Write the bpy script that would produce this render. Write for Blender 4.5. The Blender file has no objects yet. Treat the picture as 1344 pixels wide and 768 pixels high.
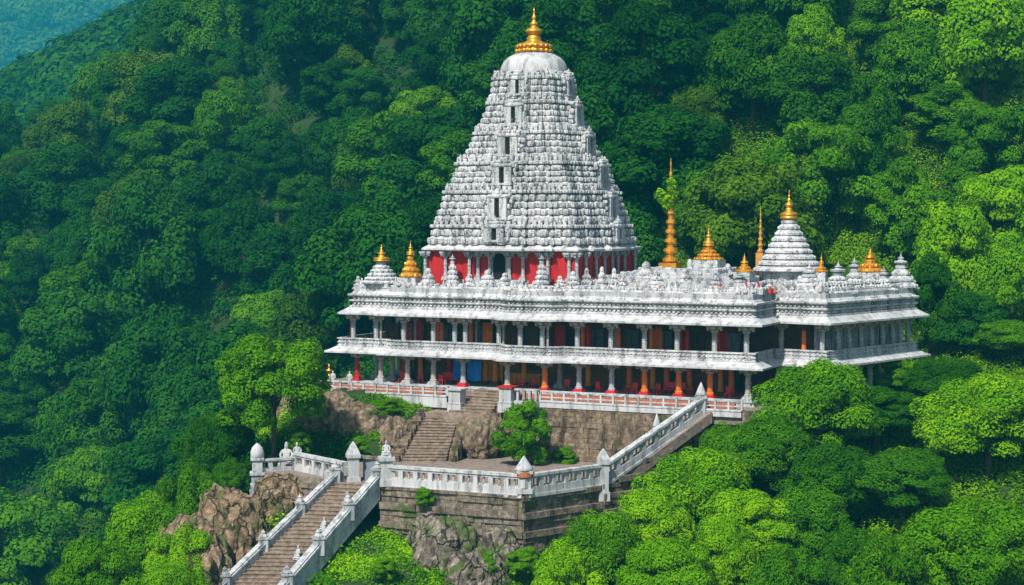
import bpy, bmesh, math, random
import numpy as np
from mathutils import Vector, noise

random.seed(7)
RNG = np.random.default_rng(7)
SC = bpy.context.scene
COL = SC.collection
R = math.radians

# ------------------------------------------------------------------ camera
F, CX, CY, HZ, CAMZ = 2200.0, 672.0, 384.0, 285.0, 16.0
PITCH = math.atan((CY - HZ) / F)
cam_d = bpy.data.cameras.new('camera')
cam = bpy.data.objects.new('camera', cam_d)
COL.objects.link(cam)
cam.location = (0, 0, CAMZ)
cam.rotation_euler = (math.pi / 2 - PITCH, 0, 0)
cam_d.sensor_width = 36.0
cam_d.lens = F / 1344.0 * 36.0
cam_d.clip_start = 1.0
cam_d.clip_end = 12000.0
SC.camera = cam

# ------------------------------------------------------------------ light
SUN_DIR = Vector((-0.40, -0.70, 1.0)).normalized()
SUN_EL = math.asin(SUN_DIR.z)
world = bpy.data.worlds.new('World')
SC.world = world
world.use_nodes = True
wn = world.node_tree
wn.nodes.clear()
sky = wn.nodes.new('ShaderNodeTexSky')
sky.sky_type = 'NISHITA'
sky.sun_disc = False
sky.sun_elevation = SUN_EL
sky.sun_rotation = math.atan2(SUN_DIR.x, SUN_DIR.y)
bg = wn.nodes.new('ShaderNodeBackground')
bg.inputs['Strength'].default_value = 0.095
wo = wn.nodes.new('ShaderNodeOutputWorld')
wn.links.new(sky.outputs[0], bg.inputs[0])
wn.links.new(bg.outputs[0], wo.inputs[0])
sun_d = bpy.data.lights.new('sun', 'SUN')
sun_d.energy = 4.5
sun_d.angle = R(2.5)
sun_d.color = (1.0, 0.95, 0.87)
sun = bpy.data.objects.new('sun', sun_d)
COL.objects.link(sun)
sun.rotation_euler = SUN_DIR.to_track_quat('Z', 'Y').to_euler()
SC.view_settings.view_transform = 'Standard'
SC.view_settings.look = 'None'
SC.view_settings.exposure = 0.88
SC.view_settings.gamma = 1.0
cy = SC.cycles
cy.max_bounces = 5
cy.diffuse_bounces = 3
cy.glossy_bounces = 2
cy.transmission_bounces = 3
cy.transparent_max_bounces = 4
cy.volume_bounces = 0
cy.caustics_reflective = False
cy.caustics_refractive = False

# ------------------------------------------------------------------ measuring: a pixel of the photograph at a known distance
def ray(px, py):
    cp, sp = math.cos(PITCH), math.sin(PITCH)
    a, b = (px - CX) / F, (CY - py) / F
    return Vector((a, cp + b * sp, -sp + b * cp))
def at(px, py, d):
    r = ray(px, py)
    k = d / r.y
    return Vector((r.x * k, d, CAMZ + r.z * k))
def at_z(px, py, z):
    r = ray(px, py)
    k = (z - CAMZ) / r.z
    return Vector((r.x * k, r.y * k, z))
def project(x, y, z):
    cp, sp = math.cos(PITCH), math.sin(PITCH)
    dz = z - CAMZ
    fw = y * cp - dz * sp
    up = y * sp + dz * cp
    return CX + F * x / fw, CY - F * up / fw

# ------------------------------------------------------------------ mesh helpers
def link(o, parent=None):
    COL.objects.link(o)
    if parent is not None:
        o.parent = parent
    return o
def tag(o, label=None, cat=None, group=None, kind=None):
    if label: o['label'] = label
    if cat: o['category'] = cat
    if group: o['group'] = group
    if kind: o['kind'] = kind
    return o
def empty(name, loc=(0, 0, 0), rz=0.0):
    o = bpy.data.objects.new(name, None)
    COL.objects.link(o)
    o.location = loc
    o.rotation_euler = (0, 0, rz)
    o.empty_display_size = 0.5
    return o

class MB:
    def __init__(self):
        self.v, self.f, self.m, self.cur = [], [], [], 0
    def add(self, vs, fs):
        n = len(self.v)
        self.v.extend(vs)
        for f in fs:
            self.f.append([i + n for i in f])
            self.m.append(self.cur)
    def box(self, c, s, rz=0.0, taper=1.0, tilt=0.0):
        hx, hy, hz = s[0] / 2, s[1] / 2, s[2] / 2
        vs = []
        cr, sr = math.cos(rz), math.sin(rz)
        for z, k in ((-hz, 1.0), (hz, taper)):
            for x, y in ((-hx, -hy), (hx, -hy), (hx, hy), (-hx, hy)):
                xx, yy = x * k, y * k
                vs.append((c[0] + xx * cr - yy * sr, c[1] + xx * sr + yy * cr, c[2] + z))
        self.add(vs, [(3, 2, 1, 0), (4, 5, 6, 7), (0, 1, 5, 4), (1, 2, 6, 5), (2, 3, 7, 6), (3, 0, 4, 7)])
    def lathe(self, c, prof, n=12, rz=0.0, sy=1.0, cap=True):
        vs, fs = [], []
        for r, z in prof:
            for i in range(n):
                a = rz + 2 * math.pi * i / n
                vs.append((c[0] + r * math.cos(a), c[1] + r * sy * math.sin(a), c[2] + z))
        for j in range(len(prof) - 1):
            for i in range(n):
                k = (i + 1) % n
                fs.append((j * n + i, j * n + k, (j + 1) * n + k, (j + 1) * n + i))
        if cap:
            fs.append(tuple(range((len(prof) - 1) * n, len(prof) * n)))
            fs.append(tuple(reversed(range(n))))
        self.add(vs, fs)
    def prism(self, poly, z0, z1):
        n = len(poly)
        vs = [(p[0], p[1], z0) for p in poly] + [(p[0], p[1], z1) for p in poly]
        fs = [tuple(reversed(range(n))), tuple(range(n, 2 * n))]
        for i in range(n):
            k = (i + 1) % n
            fs.append((i, k, n + k, n + i))
        self.add(vs, fs)
    def rings(self, rings, cap=True):
        n = len(rings[0])
        vs = [p for r in rings for p in r]
        fs = []
        for j in range(len(rings) - 1):
            for i in range(n):
                k = (i + 1) % n
                fs.append((j * n + i, j * n + k, (j + 1) * n + k, (j + 1) * n + i))
        if cap:
            fs.append(tuple(range((len(rings) - 1) * n, len(rings) * n)))
            fs.append(tuple(reversed(range(n))))
        self.add(vs, fs)
    def beam(self, p0, p1, w, zlo, zhi):
        """a bar from p0 to p1, w wide, upright sides, spanning zlo..zhi above the line"""
        d = Vector((p1[0] - p0[0], p1[1] - p0[1], 0))
        d.normalize()
        n = Vector((-d.y, d.x, 0)) * (w / 2)
        vs = []
        for p in (p0, p1):
            for s in (-1, 1):
                for z in (zlo, zhi):
                    vs.append((p[0] + n.x * s, p[1] + n.y * s, p[2] + z))
        self.add(vs, [(0, 1, 3, 2), (4, 6, 7, 5), (0, 4, 5, 1), (2, 3, 7, 6), (1, 5, 7, 3), (0, 2, 6, 4)])
    def tube(self, p0, p1, r0, r1, n=7):
        p0, p1 = Vector(p0), Vector(p1)
        d = (p1 - p0).normalized()
        a = d.orthogonal().normalized()
        b = d.cross(a)
        vs, fs = [], []
        for p, r in ((p0, r0), (p1, r1)):
            for i in range(n):
                t = 2 * math.pi * i / n
                vs.append(tuple(p + a * (r * math.cos(t)) + b * (r * math.sin(t))))
        for i in range(n):
            k = (i + 1) % n
            fs.append((i, k, n + k, n + i))
        fs.append(tuple(range(n, 2 * n)))
        fs.append(tuple(reversed(range(n))))
        self.add(vs, fs)
    def cushion(self, c, s, rz=0.0, n=8, pw=0.75):
        """a rounded swelling: an ellipsoid squared off a little"""
        rows = (-0.95, -0.55, 0.0, 0.55, 0.95)
        cr, sr = math.cos(rz), math.sin(rz)
        vs, fs = [], []
        for q in rows:
            k = math.sqrt(max(0.0, 1 - abs(q) ** 2.6))
            for i in range(n):
                t = 2 * math.pi * i / n
                ct, st = math.cos(t), math.sin(t)
                x = math.copysign(abs(ct) ** pw, ct) * s[0] / 2 * (0.55 + 0.45 * k)
                y = math.copysign(abs(st) ** pw, st) * s[1] / 2 * (0.55 + 0.45 * k)
                vs.append((c[0] + x * cr - y * sr, c[1] + x * sr + y * cr, c[2] + q * s[2] / 2))
        for j in range(len(rows) - 1):
            for i in range(n):
                k = (i + 1) % n
                fs.append((j * n + i, j * n + k, (j + 1) * n + k, (j + 1) * n + i))
        fs.append(tuple(range(4 * n, 5 * n)))
        fs.append(tuple(reversed(range(n))))
        self.add(vs, fs)
    def sweep(self, pts, prof, closed_prof=False):
        """carry a profile of (outward, z) along a plan line with mitred corners; outward is to the right of travel"""
        n, k = len(pts), len(prof)
        vs, fs = [], []
        nr = []
        for i in range(n - 1):
            dx, dy = pts[i + 1][0] - pts[i][0], pts[i + 1][1] - pts[i][1]
            l = math.hypot(dx, dy)
            nr.append((dy / l, -dx / l))
        for i in range(n):
            a = nr[max(0, i - 1)]
            b = nr[min(n - 2, i)]
            mx, my = a[0] + b[0], a[1] + b[1]
            q = mx * a[0] + my * a[1]
            mx, my = mx / q, my / q
            for o, z in prof:
                vs.append((pts[i][0] + mx * o, pts[i][1] + my * o, z))
        m = k if closed_prof else k - 1
        for i in range(n - 1):
            for j in range(m):
                j2 = (j + 1) % k
                fs.append((i * k + j, (i + 1) * k + j, (i + 1) * k + j2, i * k + j2))
        self.add(vs, fs)
    def build(self, name, mat, parent=None, smooth=False):
        me = bpy.data.meshes.new(name)
        me.from_pydata(self.v, [], self.f)
        mats = mat if isinstance(mat, (list, tuple)) else [mat]
        for q in mats:
            me.materials.append(q)
        if len(mats) > 1:
            me.polygons.foreach_set('material_index', self.m)
        if smooth:
            me.polygons.foreach_set('use_smooth', [True] * len(self.f))
        me.update()
        o = bpy.data.objects.new(name, me)
        return link(o, parent)

def along(pts, step, inset=0.0):
    """points, headings and outward normals spaced along a plan line"""
    for i in range(len(pts) - 1):
        dx, dy = pts[i + 1][0] - pts[i][0], pts[i + 1][1] - pts[i][1]
        l = math.hypot(dx, dy)
        k = max(1, int(round(l / step)))
        for j in range(k):
            q = (j + 0.5) / k
            yield (pts[i][0] + dx * q, pts[i][1] + dy * q, math.atan2(dy, dx), dy / l, -dx / l, l / k)

# ------------------------------------------------------------------ materials
def new_mat(name):
    m = bpy.data.materials.new(name)
    m.use_nodes = True
    nt = m.node_tree
    nt.nodes.clear()
    out = nt.nodes.new('ShaderNodeOutputMaterial')
    return m, nt, out
def N(nt, t, **kw):
    n = nt.nodes.new(t)
    for k, v in kw.items():
        setattr(n, k, v)
    return n
def ramp(nt, stops, fac):
    r = N(nt, 'ShaderNodeValToRGB')
    e = r.color_ramp.elements
    while len(e) < len(stops):
        e.new(0.5)
    for q, (p, c) in zip(e, stops):
        q.position = p
        q.color = (*c, 1)
    nt.links.new(fac, r.inputs[0])
    return r.outputs[0]
def tex(nt, scale, vec=(1, 1, 1), detail=4, rough=0.6, world_space=False):
    if world_space:
        co = N(nt, 'ShaderNodeNewGeometry').outputs['Position']
    else:
        co = N(nt, 'ShaderNodeTexCoord').outputs['Object']
    mp = N(nt, 'ShaderNodeMapping')
    mp.inputs['Scale'].default_value = vec
    nt.links.new(co, mp.inputs[0])
    t = N(nt, 'ShaderNodeTexNoise')
    t.inputs['Scale'].default_value = scale
    t.inputs['Detail'].default_value = detail
    t.inputs['Roughness'].default_value = rough
    nt.links.new(mp.outputs[0], t.inputs['Vector'])
    return t.outputs[0]
def mixc(nt, fac, a, b, mode='MIX'):
    m = N(nt, 'ShaderNodeMix', data_type='RGBA', blend_type=mode)
    for s, v in ((0, fac), (6, a), (7, b)):
        if hasattr(v, 'is_linked') or isinstance(v, bpy.types.NodeSocket):
            nt.links.new(v, m.inputs[s])
        elif s == 0:
            m.inputs[0].default_value = v
        else:
            m.inputs[s].default_value = (*v, 1)
    return m.outputs[2]
def finish(nt, out, col, rough=0.85, bump=None, bstr=0.4, bdist=0.05, metal=0.0, spec=0.3):
    p = N(nt, 'ShaderNodeBsdfPrincipled')
    if isinstance(col, bpy.types.NodeSocket):
        nt.links.new(col, p.inputs['Base Color'])
    else:
        p.inputs['Base Color'].default_value = (*col, 1)
    p.inputs['Roughness'].default_value = rough
    p.inputs['Metallic'].default_value = metal
    p.inputs['Specular IOR Level'].default_value = spec
    if bump is not None:
        b = N(nt, 'ShaderNodeBump')
        b.inputs['Strength'].default_value = bstr
        b.inputs['Distance'].default_value = bdist
        nt.links.new(bump, b.inputs['Height'])
        nt.links.new(b.outputs[0], p.inputs['Normal'])
    nt.links.new(p.outputs[0], out.inputs[0])

def stucco(name, base, grey, dark, amount=0.5, fine=3.0, bstr=0.5):
    """limewashed masonry with soot streaks and mottled grey weathering"""
    m, nt, out = new_mat(name)
    big = tex(nt, 0.35, detail=3)
    streak = tex(nt, 1.0, (1.6, 1.6, 0.28), detail=6, rough=0.7)
    spots = tex(nt, fine, detail=5, rough=0.75)
    c = ramp(nt, [(0.38, grey), (0.62, base)], big)
    f1 = ramp(nt, [(0.50 - 0.10 * amount, (1, 1, 1)), (0.62 - 0.10 * amount, (0, 0, 0))], spots)
    s1 = ramp(nt, [(0.36 + 0.10 * amount, (1, 1, 1)), (0.56 + 0.10 * amount, (0, 0, 0))], streak)
    k = mixc(nt, 1.0, f1, s1, 'MULTIPLY')
    kk = N(nt, 'ShaderNodeMath', operation='MULTIPLY')
    nt.links.new(k, kk.inputs[0])
    kk.inputs[1].default_value = 0.9
    c2 = mixc(nt, kk.outputs[0], c, dark)
    s2 = ramp(nt, [(0.30, (1, 1, 1)), (0.45, (0, 0, 0))], streak)
    s2m = N(nt, 'ShaderNodeMath', operation='MULTIPLY')
    nt.links.new(s2, s2m.inputs[0])
    s2m.inputs[1].default_value = 0.7
    c3 = mixc(nt, s2m.outputs[0], c2, dark)
    wide = tex(nt, 0.55, (1.4, 1.4, 0.22), detail=5, rough=0.65)
    wf = ramp(nt, [(0.54, (0, 0, 0)), (0.68, (0.85 * max(amount, 0.5), ) * 3)], wide)
    c3 = mixc(nt, wf, c3, dark)
    finish(nt, out, c3, 0.9, spots, bstr, 0.05)
    return m
M = {}
M['white'] = stucco('limewash', (0.48, 0.48, 0.475), (0.36, 0.365, 0.37), (0.10, 0.11, 0.12), 0.25)
M['carved'] = stucco('carved_limewash', (0.57, 0.57, 0.565), (0.42, 0.425, 0.43), (0.055, 0.057, 0.06), 0.70, 5.5, 0.9)
M['clean'] = stucco('clean_limewash', (0.48, 0.48, 0.475), (0.38, 0.385, 0.39), (0.15, 0.15, 0.15), -0.3, 2.5, 0.1)
M['stonecol'] = stucco('pale_column_stone', (0.50, 0.47, 0.42), (0.36, 0.33, 0.29), (0.12, 0.10, 0.075), 0.2, 6.0, 0.6)
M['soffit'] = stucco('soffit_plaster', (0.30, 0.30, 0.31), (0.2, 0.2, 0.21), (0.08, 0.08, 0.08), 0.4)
M['slate'] = stucco('slate_gate', (0.22, 0.26, 0.30), (0.17, 0.2, 0.24), (0.08, 0.09, 0.1), 0.4)

def plain(name, col, rough=0.6, metal=0.0, var=0.25, scale=2.0, bstr=0.15):
    m, nt, out = new_mat(name)
    t = tex(nt, scale, detail=5)
    d = tuple(c * (1 - var) for c in col)
    h = tuple(min(1, c * (1 + var * 0.6)) for c in col)
    finish(nt, out, ramp(nt, [(0.3, d), (0.7, h)], t), rough, t, bstr, 0.05, metal)
    return m
M['red'] = plain('red_paint', (0.40, 0.012, 0.014), 0.7)
M['redplastic'] = plain('red_plastic', (0.50, 0.02, 0.03), 0.35, var=0.1)
M['orange'] = plain('orange_paint', (0.62, 0.15, 0.025), 0.65)
M['ochre'] = plain('ochre_paint', (0.60, 0.24, 0.02), 0.65)
M['blue'] = plain('blue_cloth', (0.02, 0.16, 0.50), 0.7)
M['gold'] = plain('gilding', (0.80, 0.36, 0.035), 0.33, 0.7, 0.35, 3.0, 0.3)
M['darkgold'] = plain('aged_gilding', (0.55, 0.26, 0.05), 0.5, 0.3, 0.4, 4.0, 0.3)
M['room'] = plain('sooty_plaster', (0.045, 0.04, 0.045), 0.9)
M['void'] = plain('painted_shade_recess', (0.008, 0.008, 0.009), 0.95)  # near-black colour painting in the shade inside the niches and tower doorway
M['innerwall'] = plain('old_ochre_plaster', (0.16, 0.075, 0.04), 0.9, var=.6, scale=.7)
M['wood'] = plain('old_timber', (0.10, 0.045, 0.02), 0.7, scale=4)
M['brick'] = plain('terracotta', (0.36, 0.12, 0.06), 0.85, scale=3)
M['bark'] = plain('bark', (0.075, 0.055, 0.04), 0.95, scale=3, bstr=0.6)

def stone_mat(name, a, b, c, moss=(0.06, 0.09, 0.02), moss_amt=0.0, streak=True):
    m, nt, out = new_mat(name)
    t1 = tex(nt, 0.55, detail=5, world_space=True)
    t2 = tex(nt, 2.6, detail=6, rough=0.75, world_space=True)
    t3 = tex(nt, 0.9, (1.3, 1.3, 0.3), detail=5, world_space=True)
    col = ramp(nt, [(0.32, a), (0.5, b), (0.68, c)], t2)
    d = ramp(nt, [(0.34, (1, 1, 1)), (0.52, (0, 0, 0))], t3)
    dm = N(nt, 'ShaderNodeMath', operation='MULTIPLY')
    nt.links.new(d, dm.inputs[0])
    dm.inputs[1].default_value = 0.85 if streak else 0.3
    col = mixc(nt, dm.outputs[0], col, tuple(x * 0.28 for x in a))
    if moss_amt > 0:
        f = ramp(nt, [(0.62 - moss_amt * 0.25, (0, 0, 0)), (0.70 - moss_amt * 0.25, (1, 1, 1))], t1)
        col = mixc(nt, f, col, moss)
    if 'rock' in name:
        gp = N(nt, 'ShaderNodeNewGeometry')
        ds = N(nt, 'ShaderNodeTexNoise'); ds.inputs['Scale'].default_value = 0.8; ds.inputs['Detail'].default_value = 4
        nt.links.new(gp.outputs['Position'], ds.inputs['Vector'])
        av = N(nt, 'ShaderNodeVectorMath', operation='MULTIPLY_ADD')
        nt.links.new(ds.outputs['Color'], av.inputs[0]); av.inputs[1].default_value = (1.6, 1.6, 1.6)
        nt.links.new(gp.outputs['Position'], av.inputs[2])
        mp = N(nt, 'ShaderNodeMapping'); mp.inputs['Scale'].default_value = (1.0, 1.0, 0.55); mp.inputs['Rotation'].default_value = (.4, .5, 0)
        nt.links.new(av.outputs[0], mp.inputs[0])
        vo = N(nt, 'ShaderNodeTexVoronoi', feature='DISTANCE_TO_EDGE'); vo.inputs['Scale'].default_value = 0.75
        nt.links.new(mp.outputs[0], vo.inputs['Vector'])
        cr = ramp(nt, [(0.0, (1, 1, 1)), (0.06, (0, 0, 0))], vo.outputs['Distance'])
        col = mixc(nt, cr, col, tuple(x * .3 for x in a))
        hm = N(nt, 'ShaderNodeMath', operation='MULTIPLY_ADD')
        nt.links.new(cr, hm.inputs[0]); hm.inputs[1].default_value = -1.2
        nt.links.new(t2, hm.inputs[2])
        t2 = hm.outputs[0]
    finish(nt, out, col, 0.95, t2, 0.9, 0.15)
    return m
M['rubble'] = stone_mat('brown_masonry', (0.080, 0.056, 0.036), (0.18, 0.13, 0.085), (0.35, 0.28, 0.19), moss_amt=0.15)
M['darkstone'] = stone_mat('weathered_masonry', (0.080, 0.062, 0.045), (0.17, 0.135, 0.10), (0.32, 0.27, 0.21), moss_amt=0.15)
M['step'] = stone_mat('worn_step_stone', (0.12, 0.085, 0.062), (0.23, 0.17, 0.125), (0.36, 0.285, 0.215), streak=False)
M['rock'] = stone_mat('rock_face', (0.085, 0.055, 0.030), (0.20, 0.135, 0.075), (0.37, 0.285, 0.19), moss_amt=0.3)
M['greyrock'] = stone_mat('grey_rock_face', (0.085, 0.068, 0.050), (0.19, 0.155, 0.12), (0.34, 0.295, 0.235), moss_amt=0.45)
M['paving'] = stone_mat('terrace_paving', (0.12, 0.09, 0.075), (0.22, 0.17, 0.14), (0.32, 0.26, 0.21), streak=False)

def leaf_mat(name, dark, mid, light, trans=0.3, vary=0.60):
    m, nt, out = new_mat(name)
    at_ = N(nt, 'ShaderNodeAttribute', attribute_name='tint')
    oi = N(nt, 'ShaderNodeObjectInfo')
    ad = N(nt, 'ShaderNodeMath', operation='MULTIPLY_ADD')
    nt.links.new(oi.outputs['Random'], ad.inputs[0])
    ad.inputs[1].default_value = vary
    nt.links.new(at_.outputs['Fac'], ad.inputs[2])
    sb = N(nt, 'ShaderNodeMath', operation='SUBTRACT')
    nt.links.new(ad.outputs[0], sb.inputs[0])
    sb.inputs[1].default_value = vary / 2
    col = ramp(nt, [(0.05, dark), (0.5, mid), (0.95, light)], sb.outputs[0])
    d = N(nt, 'ShaderNodeBsdfDiffuse')
    t = N(nt, 'ShaderNodeBsdfTranslucent')
    nt.links.new(col, d.inputs[0])
    tc = mixc(nt, 0.5, col, (mid[0] * 1.5, mid[1] * 1.4, mid[2] * 0.6))
    nt.links.new(tc, t.inputs[0])
    mx = N(nt, 'ShaderNodeMixShader')
    mx.inputs[0].default_value = trans
    nt.links.new(d.outputs[0], mx.inputs[1])
    nt.links.new(t.outputs[0], mx.inputs[2])
    nt.links.new(mx.outputs[0], out.inputs[0])
    return m
M['leaf_bright'] = leaf_mat('bright_leaves', (0.030, 0.115, 0.001), (0.115, 0.300, 0.0015), (0.26, 0.48, 0.003), 0.32)
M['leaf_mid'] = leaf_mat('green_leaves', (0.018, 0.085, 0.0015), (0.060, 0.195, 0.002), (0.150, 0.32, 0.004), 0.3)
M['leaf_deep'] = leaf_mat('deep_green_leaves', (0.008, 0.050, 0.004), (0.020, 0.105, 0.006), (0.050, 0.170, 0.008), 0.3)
M['leaf_cover'] = leaf_mat('ground_cover_leaves', (0.026, 0.100, 0.0015), (0.095, 0.250, 0.002), (0.20, 0.37, 0.004), 0.38)
M['leaf_shrub'] = leaf_mat('shrub_leaves', (0.030, 0.110, 0.001), (0.095, 0.260, 0.0015), (0.22, 0.43, 0.003), 0.32, 0.08)
M['leaf_olive'] = leaf_mat('olive_leaves', (0.022, 0.065, 0.003), (0.062, 0.150, 0.005), (0.13, 0.235, 0.008), 0.33)

# soil of the hills
m, nt, out = new_mat('forest_soil')
ta = tex(nt, 0.12, detail=6, world_space=True)
tb = tex(nt, 1.6, detail=6, world_space=True)
col = ramp(nt, [(0.35, (0.012, 0.035, 0.006)), (0.60, (0.022, 0.055, 0.008)), (0.85, (0.045, 0.045, 0.018))], ta)
col = mixc(nt, 0.4, col, ramp(nt, [(0.3, (0.010, 0.022, 0.004)), (0.7, (0.035, 0.075, 0.010))], tb))
gn = N(nt, 'ShaderNodeNewGeometry')
sx = N(nt, 'ShaderNodeSeparateXYZ')
nt.links.new(gn.outputs['True Normal'], sx.inputs[0])
steep = ramp(nt, [(0.30, (1, 1, 1)), (0.42, (0, 0, 0))], sx.outputs['Z'])
col = mixc(nt, steep, col, ramp(nt, [(0.35, (0.10, 0.075, 0.05)), (0.65, (0.30, 0.23, 0.16))], tb))
finish(nt, out, col, 1.0, tb, 0.8, 0.3)
M['soil'] = m

# ------------------------------------------------------------------ terrain: a smooth surface through surveyed heights
O = Vector((1.91, 150.0, 0.0))
YAW = R(-25)
U2 = Vector((math.cos(YAW), math.sin(YAW)))
V2 = Vector((-math.sin(YAW), math.cos(YAW)))
def T(s, t):
    return (O.x + U2.x * s + V2.x * t, O.y + U2.y * s + V2.y * t)

CTRL = [
 # near right slope, below and beside the temple
 (12,110,-15),(25,108,-15),(40,106,-14),(10,122,-11),(20,122,-10.5),(30,124,-8.5),(45,126,-6),(17,133,-7),(26,134,-5.5),
 (36,140,-3.5),(50,145,1),(64,150,6),(40,158,1.5),(54,170,7),(60,185,16),(72,205,30),(44,185,10),(32,178,4),(20,178,2),(10,178,1),
 # hill behind, right of the tower
 (15,192,8),(17,215,26),(19,242,42),(36,190,12),(40,208,25),(46,235,44),(60,200,26),(68,222,43),(85,180,26),(90,230,52),(110,160,24),(100,120,8),
 (22,280,66),(60,280,74),(120,280,80),
 # hill behind, left of the tower
 (0,182,-2),(-10,184,-6),(-20,178,-11),(-18,232,2),(-8,258,19),(-8,292,42),(-8,330,66),(-26,222,-10),(-5,215,6),
 (-46,275,0),(-51,302,20),(-57,345,46),(-42,250,-16),(-45,235,-26),(-62,240,-37),(-74,240,-44),(-73,280,-14),(-88,286,-14),
 (-84,322,13),(-108,352,14),(-97,374,25),(-86,396,37),(-60,400,70),(-20,380,88),(-120,300,-12),(-120,250,-42),(-140,330,-6),
 (-125,400,18),(-115,440,8),(-90,470,22),(-150,430,-10),(-40,470,84),(40,420,110),
 # valley on the left
 (-45,160,-38),(-40,190,-32),(-60,180,-48),(-56,210,-42),(-90,180,-58),(-105,220,-54),(-29,160,-20),(-75,130,-52),(-120,150,-64),(-32,178,-22),
 # the spur the stairs climb
 (-20,143,-5.2),(-25,140,-11),(-31,132,-18),(-25,125,-13.5),(-29,116,-19),(-21,118,-13.5),(-17,110,-15),(-41,125,-28),(-52,118,-36),
 (-10,124,-10.4),(-4,122,-11),(-6,114,-14),(4,118,-12.5),(-8,128.5,-9.3),(-3,127,-9.6),(2,126.5,-10.0),(7,130,-9.0),(-17,126,-12),(-14,130,-8.5),(-17,137,-6.8),
 # ground between the two terraces
 (-19,150,-2.2),(-14,149,-1.8),(-12,144,-4.6),(-17,144.5,-5.2),(-8,146,-3.0),(-22,152,-3.5),(-28,152,-14),(-24,165,-7),
 (0,160,-1),(15,160,-0.5),(28,160,0),
 # towards and beyond the viewpoint
 (0,95,-21),(30,92,-19),(-30,95,-30),(0,60,-32),(60,88,-16),(-60,60,-50),(60,55,-24),(-100,100,-62),(0,10,-30),(60,5,-25),(-60,5,-50),(120,60,-5),(-160,120,-72),(-170,250,-50),
 (160,220,60),(150,120,20),(150,10,0),(-170,10,-72),(-200,400,-30),(160,400,120),(-200,520,-20),(0,520,90),(160,520,130),
]
CP = np.array(CTRL, float)
def tps_k(d2):
    return np.where(d2 > 1e-9, d2 * np.log(np.maximum(d2, 1e-9)), 0.0)
_n = len(CP)
_d2 = ((CP[:, None, :2] - CP[None, :, :2]) ** 2).sum(-1) / 1e4
_A = np.zeros((_n + 3, _n + 3))
_A[:_n, :_n] = tps_k(_d2) - np.eye(_n) * 0.0008
_A[:_n, _n] = 1
_A[:_n, _n + 1:] = CP[:, :2] / 100
_A[_n:, :_n] = _A[:_n, _n:].T
_w = np.linalg.solve(_A, np.concatenate([CP[:, 2], np.zeros(3)]))
def tps(xy):
    xy = np.asarray(xy, float)
    res = np.empty(len(xy))
    for i in range(0, len(xy), 4000):
        q = xy[i:i + 4000]
        d2 = ((q[:, None, :] - CP[None, :, :2]) ** 2).sum(-1) / 1e4
        res[i:i + 4000] = tps_k(d2) @ _w[:_n] + _w[_n] + q / 100 @ _w[_n + 1:]
    return res

# plan of the lower terrace and of the upper one
GL, GR = at(461, 636, 132.6), at(503, 638, 131.3)
KC = at_z(686, 648, -5.0)
MC = at_z(790, 634, -5.0)
NC = Vector((*T(17.2, -3.7), -0.1))
LB = at_z(388, 617, -5.0)
LC = at(338, 640, 137.5); LC.z = -5.0
GL.z = GR.z = -5.0
UP_W = T(-23.5, -3.6)
LOWER = [(LC.x, LC.y), (GL.x, GL.y), (GR.x, GR.y), (KC.x, KC.y), (MC.x, MC.y), (NC.x, NC.y), T(16.5, -3.4), T(-7.5, -3.4), T(-9.5, -7.5), (-13.0, 143.0), (-18.0, 143.4), (LB.x - 1.5, LB.y + 1.2)]
UPPER = [T(-24, -3.7), T(20.8, -3.7), T(24, 1), T(31, 18), T(31, 24), T(-20, 24), T(-24, 6)]
def inside(poly, x, y):
    c = np.zeros(x.shape, bool)
    n = len(poly)
    for i in range(n):
        x0, y0 = poly[i]
        x1, y1 = poly[(i + 1) % n]
        if y0 == y1: continue
        m = ((y0 > y) != (y1 > y)) & (x < (x1 - x0) * (y - y0) / (y1 - y0) + x0)
        c ^= m
    return c
def height(x, y, bumps=True):
    x = np.atleast_1d(np.asarray(x, float)); y = np.atleast_1d(np.asarray(y, float))
    h = tps(np.stack([x, y], 1))
    if bumps:
        far = np.clip((np.hypot(x, y - 140) - 40) / 60, 0.15, 1)
        b = np.array([noise.noise((a / 23, c / 23, 3.1)) * 5 + noise.noise((a / 8, c / 8, 9.0)) * 1.6 for a, c in zip(x, y)])
        h = h + b * far
    up = inside(UPPER, x, y)
    h = np.where(up, np.minimum(h, -1.3), h)
    lo = inside(LOWER, x, y)
    h = np.where(lo & ~up, np.minimum(h, -5.5), h)
    return h
def gh(x, y):
    return float(height(x, y)[0])

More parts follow.
